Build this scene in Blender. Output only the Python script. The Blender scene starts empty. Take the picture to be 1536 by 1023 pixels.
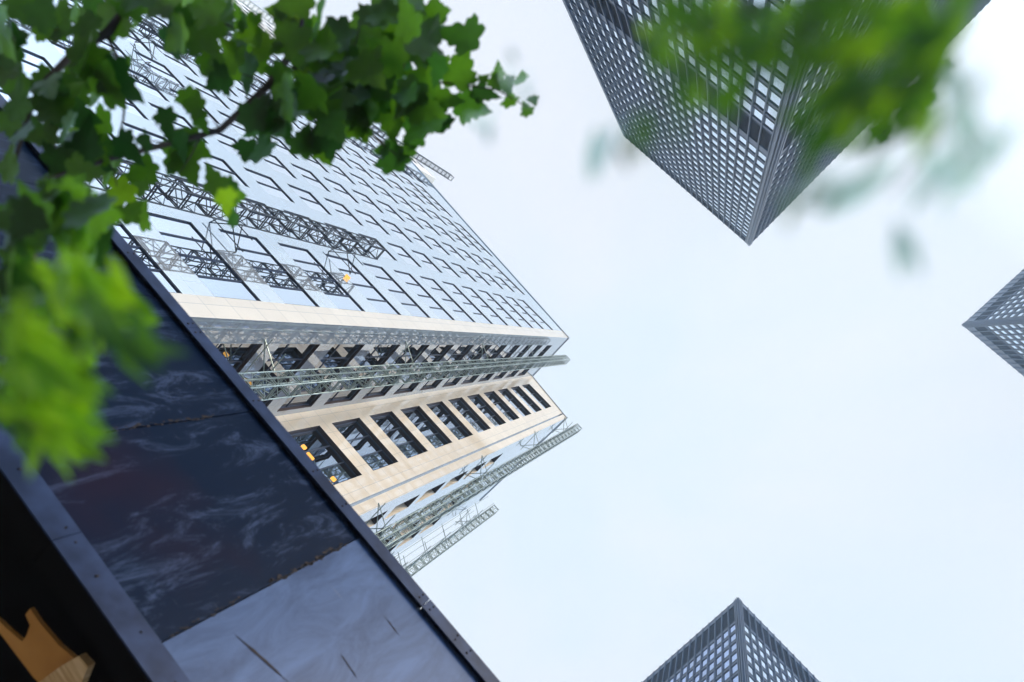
import bpy, math, random
from math import radians as RAD, pi, sin, cos
from mathutils import Vector, Matrix

SC = bpy.context.scene
COL = SC.collection

# ------------------------------------------------------------------ camera
# world axes: x and y run along the two street directions, z up, the camera's eye is the origin
cam_d = bpy.data.cameras.new('camera')
cam = bpy.data.objects.new('camera', cam_d)
COL.objects.link(cam)
SC.camera = cam
R0 = (0.68623894, -0.66637206, 0.29158942)   # camera right
R1 = (0.69501538, 0.71895719, 0.00736090)   # camera down
R2 = (-0.21454541, 0.19760779, 0.95651525)   # camera forward
cam.matrix_world = Matrix(((R0[0], -R1[0], -R2[0], 0), (R0[1], -R1[1], -R2[1], 0), (R0[2], -R1[2], -R2[2], 0), (0, 0, 0, 1)))
cam_d.sensor_width = 36
cam_d.lens = 23.8248
cam_d.clip_start = 0.02
cam_d.clip_end = 3000
cam_d.dof.use_dof = True
cam_d.dof.focus_distance = 60
cam_d.dof.aperture_fstop = 1.9
cam_d.dof.aperture_blades = 0

# ------------------------------------------------------------------ world and sun
SUN_DIR = Vector((0.16, -0.80, 0.56)).normalized()      # towards the sun behind thin cloud
w = bpy.data.worlds.new('World')
SC.world = w
w.use_nodes = True
nt = w.node_tree
nt.nodes.clear()
N = nt.nodes.new
out = N('ShaderNodeOutputWorld')
bg = N('ShaderNodeBackground')
sky = N('ShaderNodeTexSky')
sky.sky_type = 'NISHITA'
sky.sun_disc = False
sky.sun_elevation = math.asin(SUN_DIR.z)
sky.sun_rotation = math.atan2(SUN_DIR.x, SUN_DIR.y)
bgs = N('ShaderNodeBackground')
bgs.inputs['Strength'].default_value = 0.1
nt.links.new(sky.outputs[0], bgs.inputs[0])
tc = N('ShaderNodeTexCoord')
no = N('ShaderNodeTexNoise')
no.inputs['Scale'].default_value = 1.7
no.inputs['Detail'].default_value = 5
no.inputs['Roughness'].default_value = 0.5
no.inputs['Distortion'].default_value = 0.5
nt.links.new(tc.outputs['Generated'], no.inputs['Vector'])
cr = N('ShaderNodeValToRGB')
cr.color_ramp.elements[0].position = 0.36
cr.color_ramp.elements[0].color = (0.87, 0.975, 1.06, 1)
cr.color_ramp.elements[1].position = 0.68
cr.color_ramp.elements[1].color = (1.0, 1.02, 1.08, 1)
nt.links.new(no.outputs['Fac'], cr.inputs['Fac'])
# the cloud veil is brighter low down towards the hidden sun
dp = N('ShaderNodeVectorMath'); dp.operation = 'DOT_PRODUCT'
dp.inputs[1].default_value = tuple(SUN_DIR)
nt.links.new(tc.outputs['Generated'], dp.inputs[0])
mr = N('ShaderNodeMapRange')
mr.inputs['From Min'].default_value = 0.80
mr.inputs['From Max'].default_value = 1.0
mr.inputs['To Min'].default_value = 1.0
mr.inputs['To Max'].default_value = 1.8
nt.links.new(dp.outputs['Value'], mr.inputs['Value'])
bg.inputs['Strength'].default_value = 1.0
cm = N('ShaderNodeMix'); cm.data_type = 'RGBA'; cm.blend_type = 'MULTIPLY'
cm.inputs[7].default_value = (0.74, 0.93, 1.22, 1)
nt.links.new(cr.outputs[0], cm.inputs[6]); nt.links.new(cm.outputs[2], bg.inputs['Color'])
# fill belt added low in the sky to light the facades, outside the view
sz = N('ShaderNodeSeparateXYZ'); nt.links.new(tc.outputs['Generated'], sz.inputs[0])
mz = N('ShaderNodeMapRange'); mz.interpolation_type = 'SMOOTHSTEP'
mz.inputs['From Min'].default_value = 0.80; mz.inputs['From Max'].default_value = 0.25
mz.inputs['To Min'].default_value = 0.0; mz.inputs['To Max'].default_value = 1.0
nt.links.new(sz.outputs[2], mz.inputs['Value'])
nt.links.new(mz.outputs[0], cm.inputs[0])
my = N('ShaderNodeMapRange'); my.interpolation_type = 'SMOOTHSTEP'
my.inputs['From Min'].default_value = 0.15; my.inputs['From Max'].default_value = -0.65
my.inputs['To Min'].default_value = 0.25; my.inputs['To Max'].default_value = 3.6
nt.links.new(sz.outputs[1], my.inputs['Value'])
ma = N('ShaderNodeMath'); ma.operation = 'MULTIPLY_ADD'; ma.inputs[2].default_value = 1.0
nt.links.new(mz.outputs[0], ma.inputs[0]); nt.links.new(my.outputs[0], ma.inputs[1])
mm_ = N('ShaderNodeMath'); mm_.operation = 'MULTIPLY'
nt.links.new(mr.outputs[0], mm_.inputs[0]); nt.links.new(ma.outputs[0], mm_.inputs[1])
nt.links.new(mm_.outputs[0], bg.inputs['Strength'])
mx = N('ShaderNodeMixShader')
mx.inputs[0].default_value = 0.97
nt.links.new(bgs.outputs[0], mx.inputs[1])
nt.links.new(bg.outputs[0], mx.inputs[2])
nt.links.new(mx.outputs[0], out.inputs['Surface'])

sd = bpy.data.lights.new('sun', 'SUN')
sd.energy = 3.0
sd.angle = RAD(12)
sd.color = (1.0, 0.83, 0.60)
so = bpy.data.objects.new('sun', sd)
COL.objects.link(so)
so.rotation_euler = (-SUN_DIR).to_track_quat('-Z', 'Y').to_euler()

SC.view_settings.view_transform = 'Standard'
SC.view_settings.look = 'None'
SC.view_settings.exposure = 0
SC.view_settings.gamma = 1

# ------------------------------------------------------------------ helpers
def tag(o, label=None, cat=None, group=None, kind=None):
    if label: o['label'] = label
    if cat: o['category'] = cat
    if group: o['group'] = group
    if kind: o['kind'] = kind
    return o

def empty(name, loc=(0, 0, 0)):
    o = bpy.data.objects.new(name, None)
    COL.objects.link(o)
    o.location = loc
    return o

class MB:
    """collects faces, builds one mesh object"""
    def __init__(s):
        s.v = []; s.f = []; s.m = []
    def quad(s, a, b, c, d, m=0):
        i = len(s.v); s.v += [a, b, c, d]; s.f.append((i, i+1, i+2, i+3)); s.m.append(m)
    def poly(s, pts, m=0):
        i = len(s.v); s.v += list(pts); s.f.append(tuple(range(i, i+len(pts)))); s.m.append(m)
    def hexa(s, p, m=0):
        i = len(s.v); s.v += p
        for f in ((0,3,2,1), (4,5,6,7), (0,1,5,4), (1,2,6,5), (2,3,7,6), (3,0,4,7)):
            s.f.append(tuple(i+k for k in f)); s.m.append(m)
    def box(s, x0, x1, y0, y1, z0, z1, m=0):
        s.hexa([(x0,y0,z0),(x1,y0,z0),(x1,y1,z0),(x0,y1,z0),(x0,y0,z1),(x1,y0,z1),(x1,y1,z1),(x0,y1,z1)], m)
    def tube(s, a, b, r, n=5, r2=None, m=0):
        a = Vector(a); b = Vector(b); r2 = r if r2 is None else r2
        d = (b - a).normalized()
        u = d.orthogonal().normalized(); v = d.cross(u)
        i = len(s.v)
        for P, q in ((a, r), (b, r2)):
            for k in range(n):
                t = 2*pi*k/n
                s.v.append(tuple(P + (u*cos(t) + v*sin(t))*q))
        for k in range(n):
            k2 = (k+1) % n
            s.f.append((i+k, i+k2, i+n+k2, i+n+k)); s.m.append(m)
        s.f.append(tuple(i+k for k in range(n))[::-1]); s.m.append(m)
        s.f.append(tuple(i+n+k for k in range(n))); s.m.append(m)
    def path(s, pts, radii, n=7, m=0):
        P = [Vector(p) for p in pts]
        i0 = len(s.v)
        u = None
        for j, p in enumerate(P):
            d = (P[min(j+1, len(P)-1)] - P[max(j-1, 0)]).normalized()
            if u is None: u = d.orthogonal().normalized()
            u = (u - d*u.dot(d)).normalized(); v = d.cross(u)
            for k in range(n):
                t = 2*pi*k/n
                s.v.append(tuple(p + (u*cos(t) + v*sin(t))*radii[j]))
        for j in range(len(P)-1):
            for k in range(n):
                k2 = (k+1) % n; a = i0+j*n
                s.f.append((a+k, a+k2, a+n+k2, a+n+k)); s.m.append(m)
        s.f.append(tuple(i0+k for k in range(n))[::-1]); s.m.append(m)
        e = i0+(len(P)-1)*n
        s.f.append(tuple(e+k for k in range(n))); s.m.append(m)
    def mesh(s, name, mats):
        me = bpy.data.meshes.new(name)
        me.from_pydata(s.v, [], s.f)
        for m in (mats if isinstance(mats, (list, tuple)) else [mats]): me.materials.append(m)
        me.polygons.foreach_set('material_index', s.m)
        me.update()
        return me
    def build(s, name, mats, parent=None, loc=None, smooth=False):
        me = s.mesh(name, mats)
        if smooth: me.polygons.foreach_set('use_smooth', [True]*len(me.polygons))
        o = bpy.data.objects.new(name, me)
        COL.objects.link(o)
        if parent: o.parent = parent
        if loc: o.location = loc
        return o

def link(name, me, parent, loc=(0, 0, 0)):
    o = bpy.data.objects.new(name, me)
    COL.objects.link(o)
    o.parent = parent; o.location = loc
    return o

# image-plane area of a small facing rectangle, used only to rank which repeats show largest
def seen(p, area=1.0, n=None):
    p = Vector(p)
    z = p.dot(Vector(R2))
    if z <= 0.1: return 0
    x = p.dot(Vector(R0))/z*cam_d.lens/36; y = p.dot(Vector(R1))/z*cam_d.lens/36
    if abs(x) > 0.52 or abs(y) > 0.36: return 0
    d = p.length
    k = abs(p.dot(Vector(n)))/d if n else 1
    return area*k/(d*d)

# ------------------------------------------------------------------ materials
def mat(name, base=(0.5, 0.5, 0.5), rough=0.5, metal=0.0, spec=0.5, ior=1.5):
    m = bpy.data.materials.new(name); m.use_nodes = True
    p = m.node_tree.nodes['Principled BSDF']
    p.inputs['Base Color'].default_value = (*base, 1)
    p.inputs['Roughness'].default_value = rough
    p.inputs['Metallic'].default_value = metal
    p.inputs['IOR'].default_value = ior
    p.inputs['Specular IOR Level'].default_value = spec
    return m, m.node_tree, p

def noise_mix(t, p, c1, c2, scale, lo=0.35, hi=0.65, detail=6, sock='Base Color', coord='Object', stretch=None, dist=0.0):
    tc = t.nodes.new('ShaderNodeTexCoord'); n = t.nodes.new('ShaderNodeTexNoise')
    n.inputs['Scale'].default_value = scale; n.inputs['Detail'].default_value = detail
    n.inputs['Distortion'].default_value = dist
    src = tc.outputs[coord]
    if stretch:
        mp = t.nodes.new('ShaderNodeMapping'); mp.inputs['Scale'].default_value = stretch
        t.links.new(src, mp.inputs['Vector']); src = mp.outputs[0]
    t.links.new(src, n.inputs['Vector'])
    r = t.nodes.new('ShaderNodeValToRGB')
    r.color_ramp.elements[0].position = lo; r.color_ramp.elements[1].position = hi
    r.color_ramp.elements[0].color = (*c1, 1) if len(c1) == 3 else c1
    r.color_ramp.elements[1].color = (*c2, 1) if len(c2) == 3 else c2
    t.links.new(n.outputs['Fac'], r.inputs['Fac'])
    if sock: t.links.new(r.outputs[0], p.inputs[sock])
    return r, n

def add_bump(t, p, src, strength, dist=0.01):
    b = t.nodes.new('ShaderNodeBump'); b.inputs['Strength'].default_value = strength
    b.inputs['Distance'].default_value = dist
    t.links.new(src, b.inputs['Height']); t.links.new(b.outputs[0], p.inputs['Normal'])
    return b

def stone_mat(name, ca, cb, joint, rough, spec, polish=0):
    """polished stone slabs: thin joints, a little tone from slab to slab"""
    m, t, p = mat(name, rough=rough, spec=spec)
    tc = t.nodes.new('ShaderNodeTexCoord'); sep = t.nodes.new('ShaderNodeSeparateXYZ')
    t.links.new(tc.outputs['Object'], sep.inputs[0])
    ad = t.nodes.new('ShaderNodeMath'); ad.operation = 'ADD'
    t.links.new(sep.outputs[0], ad.inputs[0]); t.links.new(sep.outputs[1], ad.inputs[1])
    cb_ = t.nodes.new('ShaderNodeCombineXYZ')
    t.links.new(ad.outputs[0], cb_.inputs[0]); t.links.new(sep.outputs[2], cb_.inputs[1])
    br = t.nodes.new('ShaderNodeTexBrick')
    br.offset = 0.0
    br.inputs['Color1'].default_value = (*ca, 1); br.inputs['Color2'].default_value = (*cb, 1)
    br.inputs['Mortar'].default_value = (*joint, 1)
    br.inputs['Scale'].default_value = 1.0
    br.inputs['Mortar Size'].default_value = 0.010
    br.inputs['Mortar Smooth'].default_value = 0.1
    br.inputs['Brick Width'].default_value = 1.19
    br.inputs['Row Height'].default_value = 1.36
    t.links.new(cb_.outputs[0], br.inputs['Vector'])
    n = t.nodes.new('ShaderNodeTexNoise'); n.inputs['Scale'].default_value = 0.6; n.inputs['Detail'].default_value = 8
    t.links.new(tc.outputs['Object'], n.inputs['Vector'])
    r = t.nodes.new('ShaderNodeMapRange'); r.inputs['To Min'].default_value = 0.86; r.inputs['To Max'].default_value = 1.10
    t.links.new(n.outputs['Fac'], r.inputs['Value'])
    mu = t.nodes.new('ShaderNodeVectorMath'); mu.operation = 'SCALE'
    t.links.new(br.outputs['Color'], mu.inputs[0]); t.links.new(r.outputs[0], mu.inputs['Scale'])
    t.links.new(mu.outputs[0], p.inputs['Base Color'])
    n2 = t.nodes.new('ShaderNodeTexNoise'); n2.inputs['Scale'].default_value = 0.9; n2.inputs['Detail'].default_value = 1
    t.links.new(tc.outputs['Object'], n2.inputs['Vector'])
    bp = add_bump(t, p, n2.outputs['Fac'], 0.10, 0.03)
    if polish:
        gl = t.nodes.new('ShaderNodeBsdfGlossy'); gl.inputs['Roughness'].default_value = 0.025
        gl.inputs['Color'].default_value = (0.83, 0.93, 1.0, 1)
        t.links.new(bp.outputs[0], gl.inputs['Normal'])
        mi = t.nodes.new('ShaderNodeMixShader'); mi.inputs[0].default_value = polish
        ou = t.nodes['Material Output']
        t.links.new(p.outputs[0], mi.inputs[1]); t.links.new(gl.outputs[0], mi.inputs[2]); t.links.new(mi.outputs[0], ou.inputs['Surface'])
    return m

def glass_mat(name, tint, rough=0.004, wob=0.06, var=0.0):
    m, t, p = mat(name, base=tint, rough=rough, metal=1.0)
    if var:
        geo = t.nodes.new('ShaderNodeNewGeometry'); oi = t.nodes.new('ShaderNodeObjectInfo')
        a_ = t.nodes.new('ShaderNodeMath'); a_.operation = 'ADD'; f_ = t.nodes.new('ShaderNodeMath'); f_.operation = 'FRACT'
        t.links.new(geo.outputs['Random Per Island'], a_.inputs[0]); t.links.new(oi.outputs['Random'], a_.inputs[1])
        t.links.new(a_.outputs[0], f_.inputs[0])
        r_ = t.nodes.new('ShaderNodeValToRGB')
        r_.color_ramp.elements[0].color = (*[c*(1-var) for c in tint], 1); r_.color_ramp.elements[1].color = (*tint, 1)
        r_.color_ramp.elements[1].position = 0.55
        t.links.new(f_.outputs[0], r_.inputs['Fac']); t.links.new(r_.outputs[0], p.inputs['Base Color'])
    tc = t.nodes.new('ShaderNodeTexCoord')
    n2 = t.nodes.new('ShaderNodeTexNoise'); n2.inputs['Scale'].default_value = 0.8; n2.inputs['Detail'].default_value = 2
    t.links.new(tc.outputs['Object'], n2.inputs['Vector'])
    add_bump(t, p, n2.outputs['Fac'], wob, 0.03)
    return m

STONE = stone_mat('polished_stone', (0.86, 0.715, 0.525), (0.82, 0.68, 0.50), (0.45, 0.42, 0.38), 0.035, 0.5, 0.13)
STONE_A = stone_mat('sky_lit_stone', (0.77, 0.775, 0.77), (0.735, 0.74, 0.735), (0.45, 0.42, 0.38), 0.03, 0.9, 0.62)  # long front's stone, the blue of reflected sky put into its colour
STONE_P = stone_mat('corner_pier_lit_stone', (0.86, 0.735, 0.57), (0.82, 0.70, 0.545), (0.45, 0.42, 0.38), 0.03, 0.7, 0.16)  # copy of the front's stone, warm light on the corner strip put into its colour
STONE_D = stone_mat('sky_tinted_stone', (0.50, 0.55, 0.62), (0.47, 0.52, 0.59), (0.3, 0.3, 0.3), 0.04, 0.8, 0.4)  # same stone, sky reflection on the deep bay face put into its colour
STONE_B = stone_mat('polished_stone_shaded', (0.30, 0.32, 0.35), (0.27, 0.29, 0.32), (0.2, 0.2, 0.2), 0.03, 0.9, 0.27)  # same stone, the shade of the return faces put into its darker colour
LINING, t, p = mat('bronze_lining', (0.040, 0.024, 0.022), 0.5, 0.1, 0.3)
FRAME, t, p = mat('window_frame_paint', (0.035, 0.045, 0.075), 0.35, 0.3)
GLASS = glass_mat('coated_glass', (0.78, 0.86, 0.965), var=0.10)
GLASS_B = glass_mat('dim_reflection_glass', (0.34, 0.37, 0.42))  # darker copy of the coated glass, its weaker reflection put into the colour
GLASS_C = glass_mat('grey_glass', (0.56, 0.61, 0.70))
COPE, t, p = mat('coping_metal', (0.42, 0.47, 0.53), 0.35, 0.6)
TAN, t, p = mat('tan_panel', (0.50, 0.38, 0.24), 0.5)
ROOF, t, p = mat('roof_membrane', (0.2, 0.2, 0.2), 0.9)
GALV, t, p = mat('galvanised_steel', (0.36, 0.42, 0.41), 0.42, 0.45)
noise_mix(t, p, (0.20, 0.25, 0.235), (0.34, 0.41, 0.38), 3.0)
GALV_D, t, p = mat('backlit_galvanised_steel', (0.07, 0.08, 0.09), 0.45, 0.3)  # same mast steel, the dark of standing against the light put into its colour
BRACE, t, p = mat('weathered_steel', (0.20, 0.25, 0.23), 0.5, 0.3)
BRACE_D, t, p = mat('backlit_weathered_steel', (0.03, 0.035, 0.045), 0.5, 0.3)  # bracing steel again, darkened in colour for the backlit masts
YELLOW, t, p = mat('yellow_board', (0.45, 0.36, 0.16), 0.6)
STEEL, t, p = mat('painted_tower_steel', (0.055, 0.075, 0.105), 0.36, 0.0, 0.4)
noise_mix(t, p, (0.016, 0.034, 0.072), (0.036, 0.064, 0.118), 0.15)
LOUV, t, p = mat('louvre_metal', (0.045, 0.050, 0.085), 0.5, 0.0, 0.3)
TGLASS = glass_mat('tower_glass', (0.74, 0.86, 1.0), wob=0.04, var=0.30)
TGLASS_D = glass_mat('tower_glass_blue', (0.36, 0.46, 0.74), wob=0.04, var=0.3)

# ------------------------------------------------------------------ the ground
def flat(name, x0, x1, y0, y1, z, m, kind='structure'):
    b = MB(); b.quad((x0,y0,z),(x1,y0,z),(x1,y1,z),(x0,y1,z))
    return tag(b.build(name, m), kind=kind)
ASPH, t, p = mat('asphalt', (0.05, 0.05, 0.052), 0.9)
noise_mix(t, p, (0.04, 0.04, 0.042), (0.065, 0.065, 0.065), 8)
PAVE = stone_mat('paving_slabs', (0.34, 0.33, 0.31), (0.30, 0.29, 0.28), (0.15, 0.15, 0.15), 0.7, 0.3)
PAINT, t, p = mat('road_paint', (0.7, 0.7, 0.66), 0.8)
flat('ground', -1500, 1500, -1500, 1500, -1.76, ASPH)
b = MB(); b.box(-200, 200, -3.2, 60, -1.75, -1.6)
tag(b.build('pavement', PAVE), kind='structure')
b = MB(); b.box(-200, 200, -120, -15, -1.75, -1.6)
tag(b.build('far_pavement', PAVE), kind='structure')
b = MB()
for k in range(-20, 20): b.box(k*6, k*6+3, -9.1, -8.95, -1.757, -1.752)
tag(b.build('road_marking', PAINT), kind='structure')

# ------------------------------------------------------------------ stone building
class Face:
    """a vertical wall plane: u runs along it, d goes outwards"""
    def __init__(s, o, U, n): s.o = o; s.U = U; s.n = n
    def __call__(s, u, d, z): return (s.o[0]+u*s.U[0]+d*s.n[0], s.o[1]+u*s.U[1]+d*s.n[1], z)

def fbox(mb, F, u0, u1, d0, d1, z0, z1, m=0):
    mb.hexa([F(u0,d0,z0), F(u1,d0,z0), F(u1,d1,z0), F(u0,d1,z0), F(u0,d0,z1), F(u1,d0,z1), F(u1,d1,z1), F(u0,d1,z1)], m)

def window_mesh(F, w_, h_, panes, glass, fr=0.055, dep=0.07, rail=None):
    """frame mesh and glass mesh, local to the opening's lower corner; glass at d=0"""
    L = Face((0, 0), F.U, F.n)
    f = MB()
    fbox(f, L, 0, w_, 0.0, dep, 0, fr); fbox(f, L, 0, w_, 0.0, dep, h_-fr, h_)
    fbox(f, L, 0, fr, 0.0, dep, fr, h_-fr); fbox(f, L, w_-fr, w_, 0.0, dep, fr, h_-fr)
    for k in range(1, panes):
        c = w_*k/panes
        fbox(f, L, c-fr/2, c+fr/2, 0.0, dep, fr, h_-fr)
    if rail:
        for k in range(panes):
            fbox(f, L, w_*k/panes+fr/2, w_*(k+1)/panes-fr/2, 0.0, dep*0.8, rail, rail+fr)
    g = MB()
    for k in range(panes):
        a0 = w_*k/panes+0.01; a1 = w_*(k+1)/panes-0.01
        # every pane hangs a hair out of true, as real panes do
        rr = random.Random(k*7+int(w_*100))
        e = [rr.uniform(-0.003, 0.003) for _ in range(4)]
        g.quad(L(a0, 0.02+e[0], 0.02), L(a1, 0.02+e[1], 0.02), L(a1, 0.02+e[1]+e[2], h_-0.02), L(a0, 0.02+e[0]+e[2], h_-0.02))
    return f, g

class Wall:
    def __init__(s, F, u0, u1, openings, roof, zb, name='wall', stone=None, reveal=0.08, depth_lining=True):
        """openings: (u0,u1,z0,z1,panes); columns of openings share u-ranges by key"""
        s.F = F
        mb = MB()
        us = sorted(set([u0, u1] + [o[0] for o in openings] + [o[1] for o in openings]))
        for a, b in zip(us[:-1], us[1:]):
            c = (a+b)/2
            ops = sorted([o for o in openings if o[0] < c < o[1]], key=lambda o: o[2])
            z = zb
            for o in ops:
                if o[2] > z: mb.quad(F(a,0,z), F(b,0,z), F(b,0,o[2]), F(a,0,o[2]))
                z = o[3]
            mb.quad(F(a,0,z), F(b,0,z), F(b,0,roof(b)), F(a,0,roof(a)))
        for o in openings:
            a, b, z0, z1 = o[:4]; r = -reveal
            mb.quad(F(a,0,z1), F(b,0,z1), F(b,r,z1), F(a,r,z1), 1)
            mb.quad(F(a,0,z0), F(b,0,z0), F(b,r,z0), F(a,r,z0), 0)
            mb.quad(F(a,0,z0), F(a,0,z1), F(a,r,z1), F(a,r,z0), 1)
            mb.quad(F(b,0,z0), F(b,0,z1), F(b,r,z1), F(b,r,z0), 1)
        s.mb = mb; s.ops = openings; s.reveal = reveal

ALLW = []      # (seen area, Face, opening, reveal, glass, rail)
def want(F, ops, reveal, glass, rail=None, fr=0.045):
    for o in ops:
        c = F((o[0]+o[1])/2, 0, (o[2]+o[3])/2)
        ALLW.append((seen(c, (o[1]-o[0])*(o[3]-o[2]), (F.n[0], F.n[1], 0)), F, o, reveal, glass, rail, fr))

SB = empty('stone_office_block', (-30, 15, -1.6))
tag(SB, 'pale polished stone office block with notched corners and ribbon windows, steel masts standing along it', 'building')
OFF = Vector((30, -15, 1.6))
def sbuild(mb, name, mats): return mb.build(name, mats, SB, tuple(OFF))

YA, XA = 10.66, -12.34
YC, XD = 16.71, -5.95
ZB = -1.6
def roofA(x): return 75.4 + (XA - x)*0.41 + max(0, -45-x)*0.10
def roof_run(pairs):
    def f(u):
        for (a, za), (b, zb) in zip(pairs[:-1], pairs[1:]):
            if u <= b: return za + (zb-za)*(u-a)/(b-a)
        return pairs[-1][1]
    return f
FA = Face((0, YA), (1, 0), (0, -1))       # u = x
FB = Face((XA, 0), (0, 1), (1, 0))        # u = y
FC = Face((0, YC), (1, 0), (0, -1))
FD = Face((XD, 0), (0, 1), (1, 0))

# face A: the long front
X_END = -68.8
opsA = []
bays = []
x1 = -19.52
while x1-2.36 > X_END+1.0:
    bays.append((x1-2.36, x1)); x1 -= 3.695
for k in range(-4, 20):
    head = 22.5 + 4.085*k; sill = head - 2.55
    if head < roofA(-13.5) - 2.0: opsA.append((-18.22, -13.5, sill, head, 4))
    if k < 13:
        for (a, b_) in bays:
            opsA.append((a, b_, sill, head, 2))
    else:
        for i in range(0, len(bays)-1, 2):
            a = bays[i+1][0]; b_ = bays[i][1]
            if head < roofA(b_) - 1.2: opsA.append((a, b_, sill, head, 5))
WA = Wall(FA, X_END, -13.5, opsA, roofA, ZB, reveal=0.09)
WA2 = Wall(FA, -13.5, XA, [], roofA, ZB)
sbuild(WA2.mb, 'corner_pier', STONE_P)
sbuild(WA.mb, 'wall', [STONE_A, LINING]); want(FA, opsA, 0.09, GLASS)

# face B: return of the first notch
opsB = []
for k in range(-4, 13):
    head = 22.6 + 4.03*k; opsB.append((11.86, 16.36, head-2.88, head, 4))
roofB = lambda y: 75.5
WB = Wall(FB, YA, YC, opsB, roofB, ZB, reveal=0.22)
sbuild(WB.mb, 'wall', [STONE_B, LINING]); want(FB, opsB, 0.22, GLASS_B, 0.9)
# face C
opsC = []
for k in range(-4, 13):
    head = 22.55 + 4.06*k; opsC.append((-11.32, -7.86, head-2.9, head, 3))
roofC = roof_run([(XA, 74.9), (XD, 72.6)])
WC = Wall(FC, XA, -6.66, opsC, roofC, ZB, reveal=0.32)
mb = WC.mb
# shallow step with its shade put into the grey stone colour, then the narrow corner strip
rz = 0.22
mb.quad(FC(-6.50,0,ZB), FC(XD,0,ZB), FC(XD,0,roofC(XD)), FC(-6.50,0,roofC(-6.50)))
for x_, m_ in ((-6.66, 2), (-6.50, 0)): mb.quad(FC(x_,0,ZB), FC(x_,0,roofC(x_)), FC(x_,-rz,roofC(x_)), FC(x_,-rz,ZB), m_)
mb.quad(FC(-6.66,-rz,ZB), FC(-6.50,-rz,ZB), FC(-6.50,-rz,roofC(-6.50)), FC(-6.66,-rz,roofC(-6.66)), 2)
sbuild(mb, 'wall', [STONE, LINING, STONE_B]); want(FC, opsC, 0.32, GLASS_C)
# face D: piers and deep bays
opsD = []
y = 17.85
Y_D1 = 28.3
while y < 27.3:
    for k in range(-4, 9):
        head = 20.4 + 4.0*k
        z1 = head + 0.0
        if head < 71.0 - (y-17)*0.36: opsD.append((y, min(y+1.15, Y_D1-0.5), head-3.1, head, 1))
    y += 2.55
roofD = roof_run([(YC, 72.4), (Y_D1, 67.0)])
WD = Wall(FD, YC, Y_D1, opsD, roofD, ZB, reveal=0.85)
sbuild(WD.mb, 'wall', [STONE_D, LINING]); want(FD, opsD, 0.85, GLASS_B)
# far jambs of the deep bays are stone, and catch the light
for o in opsD:
    mb = MB(); mb.quad(FD(o[1]-0.004,-0.0,o[2]), FD(o[1]-0.004,0,o[3]), FD(o[1]-0.004,-0.85,o[3]), FD(o[1]-0.004,-0.85,o[2]))
    sbuild(mb, 'jamb_lining', STONE)
# far ends and back of the block, roof
mb = MB()
def zz(x): return roofA(x)
mb.quad((X_END, YA, ZB), (X_END, 60, ZB), (X_END, 60, zz(X_END)), (X_END, YA, zz(X_END)))
mb.quad((X_END, 60, ZB), (-14, 60, ZB), (-14, 60, 66), (X_END, 60, zz(X_END)))
mb.quad((XD, Y_D1, ZB), (-14, Y_D1, ZB), (-14, Y_D1, 67), (XD, Y_D1, 67))
mb.quad((-14, Y_D1, ZB), (-14, 60, ZB), (-14, 60, 66), (-14, Y_D1, 67))
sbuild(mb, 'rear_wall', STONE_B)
mb = MB()
mb.poly([(X_END, YA, zz(X_END)-.3), (XA, YA, 75.1), (XA, YC, 74.6), (-14, Y_D1, 66.7), (-14, 60, 65.7), (X_END, 60, zz(X_END)-.3)])
mb.poly([(XA, YC, 74.6), (XD, YC, 72.1), (XD, Y_D1, 66.7), (-14, Y_D1, 66.7)])
sbuild(mb, 'roof', ROOF)
# coping along the roof edges
mb = MB()
def cope(p, q, w_=0.16, h_=0.14):
    p = Vector(p); q = Vector(q); d = (q-p).normalized(); n = d.cross(Vector((0,0,1))).normalized()*w_/2
    a = Vector((0, 0, h_))
    mb.hexa([tuple(p-n), tuple(q-n), tuple(q+n), tuple(p+n), tuple(p-n+a), tuple(q-n+a), tuple(q+n+a), tuple(p+n+a)])
cope((X_END, YA, zz(X_END)), (-45, YA, zz(-45))); cope((-45, YA, zz(-45)), (XA, YA, 75.4))
cope((XA, YA, 75.5), (XA, YC, 75.5)); cope((XA, YC, 74.9), (XD, YC, 72.6)); cope((XD, YC, 72.4), (XD, Y_D1, 67.0))
sbuild(mb, 'coping', COPE)
# lamps burning in two of the lowest bays of the notch front
LAMP = bpy.data.materials.new('warm_lamp'); LAMP.use_nodes = True
nn = LAMP.node_tree.nodes; nn.clear()
em = nn.new('ShaderNodeEmission'); em.inputs[0].default_value = (1.0, 0.50, 0.10, 1); em.inputs[1].default_value = 1.5
oo = nn.new('ShaderNodeOutputMaterial'); LAMP.node_tree.links.new(em.outputs[0], oo.inputs[0])
for (x, z, wx) in ((-10.36, 28.42, 0.12), (-9.77, 28.29, 0.22), (-8.23, 28.57, 0.12)):
    mb = MB(); mb.box(x-wx, x+wx, YC+0.08, YC+0.20, z-0.09, z+0.09)
    mb.build('lamp', LAMP, SB, tuple(OFF))

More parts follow.
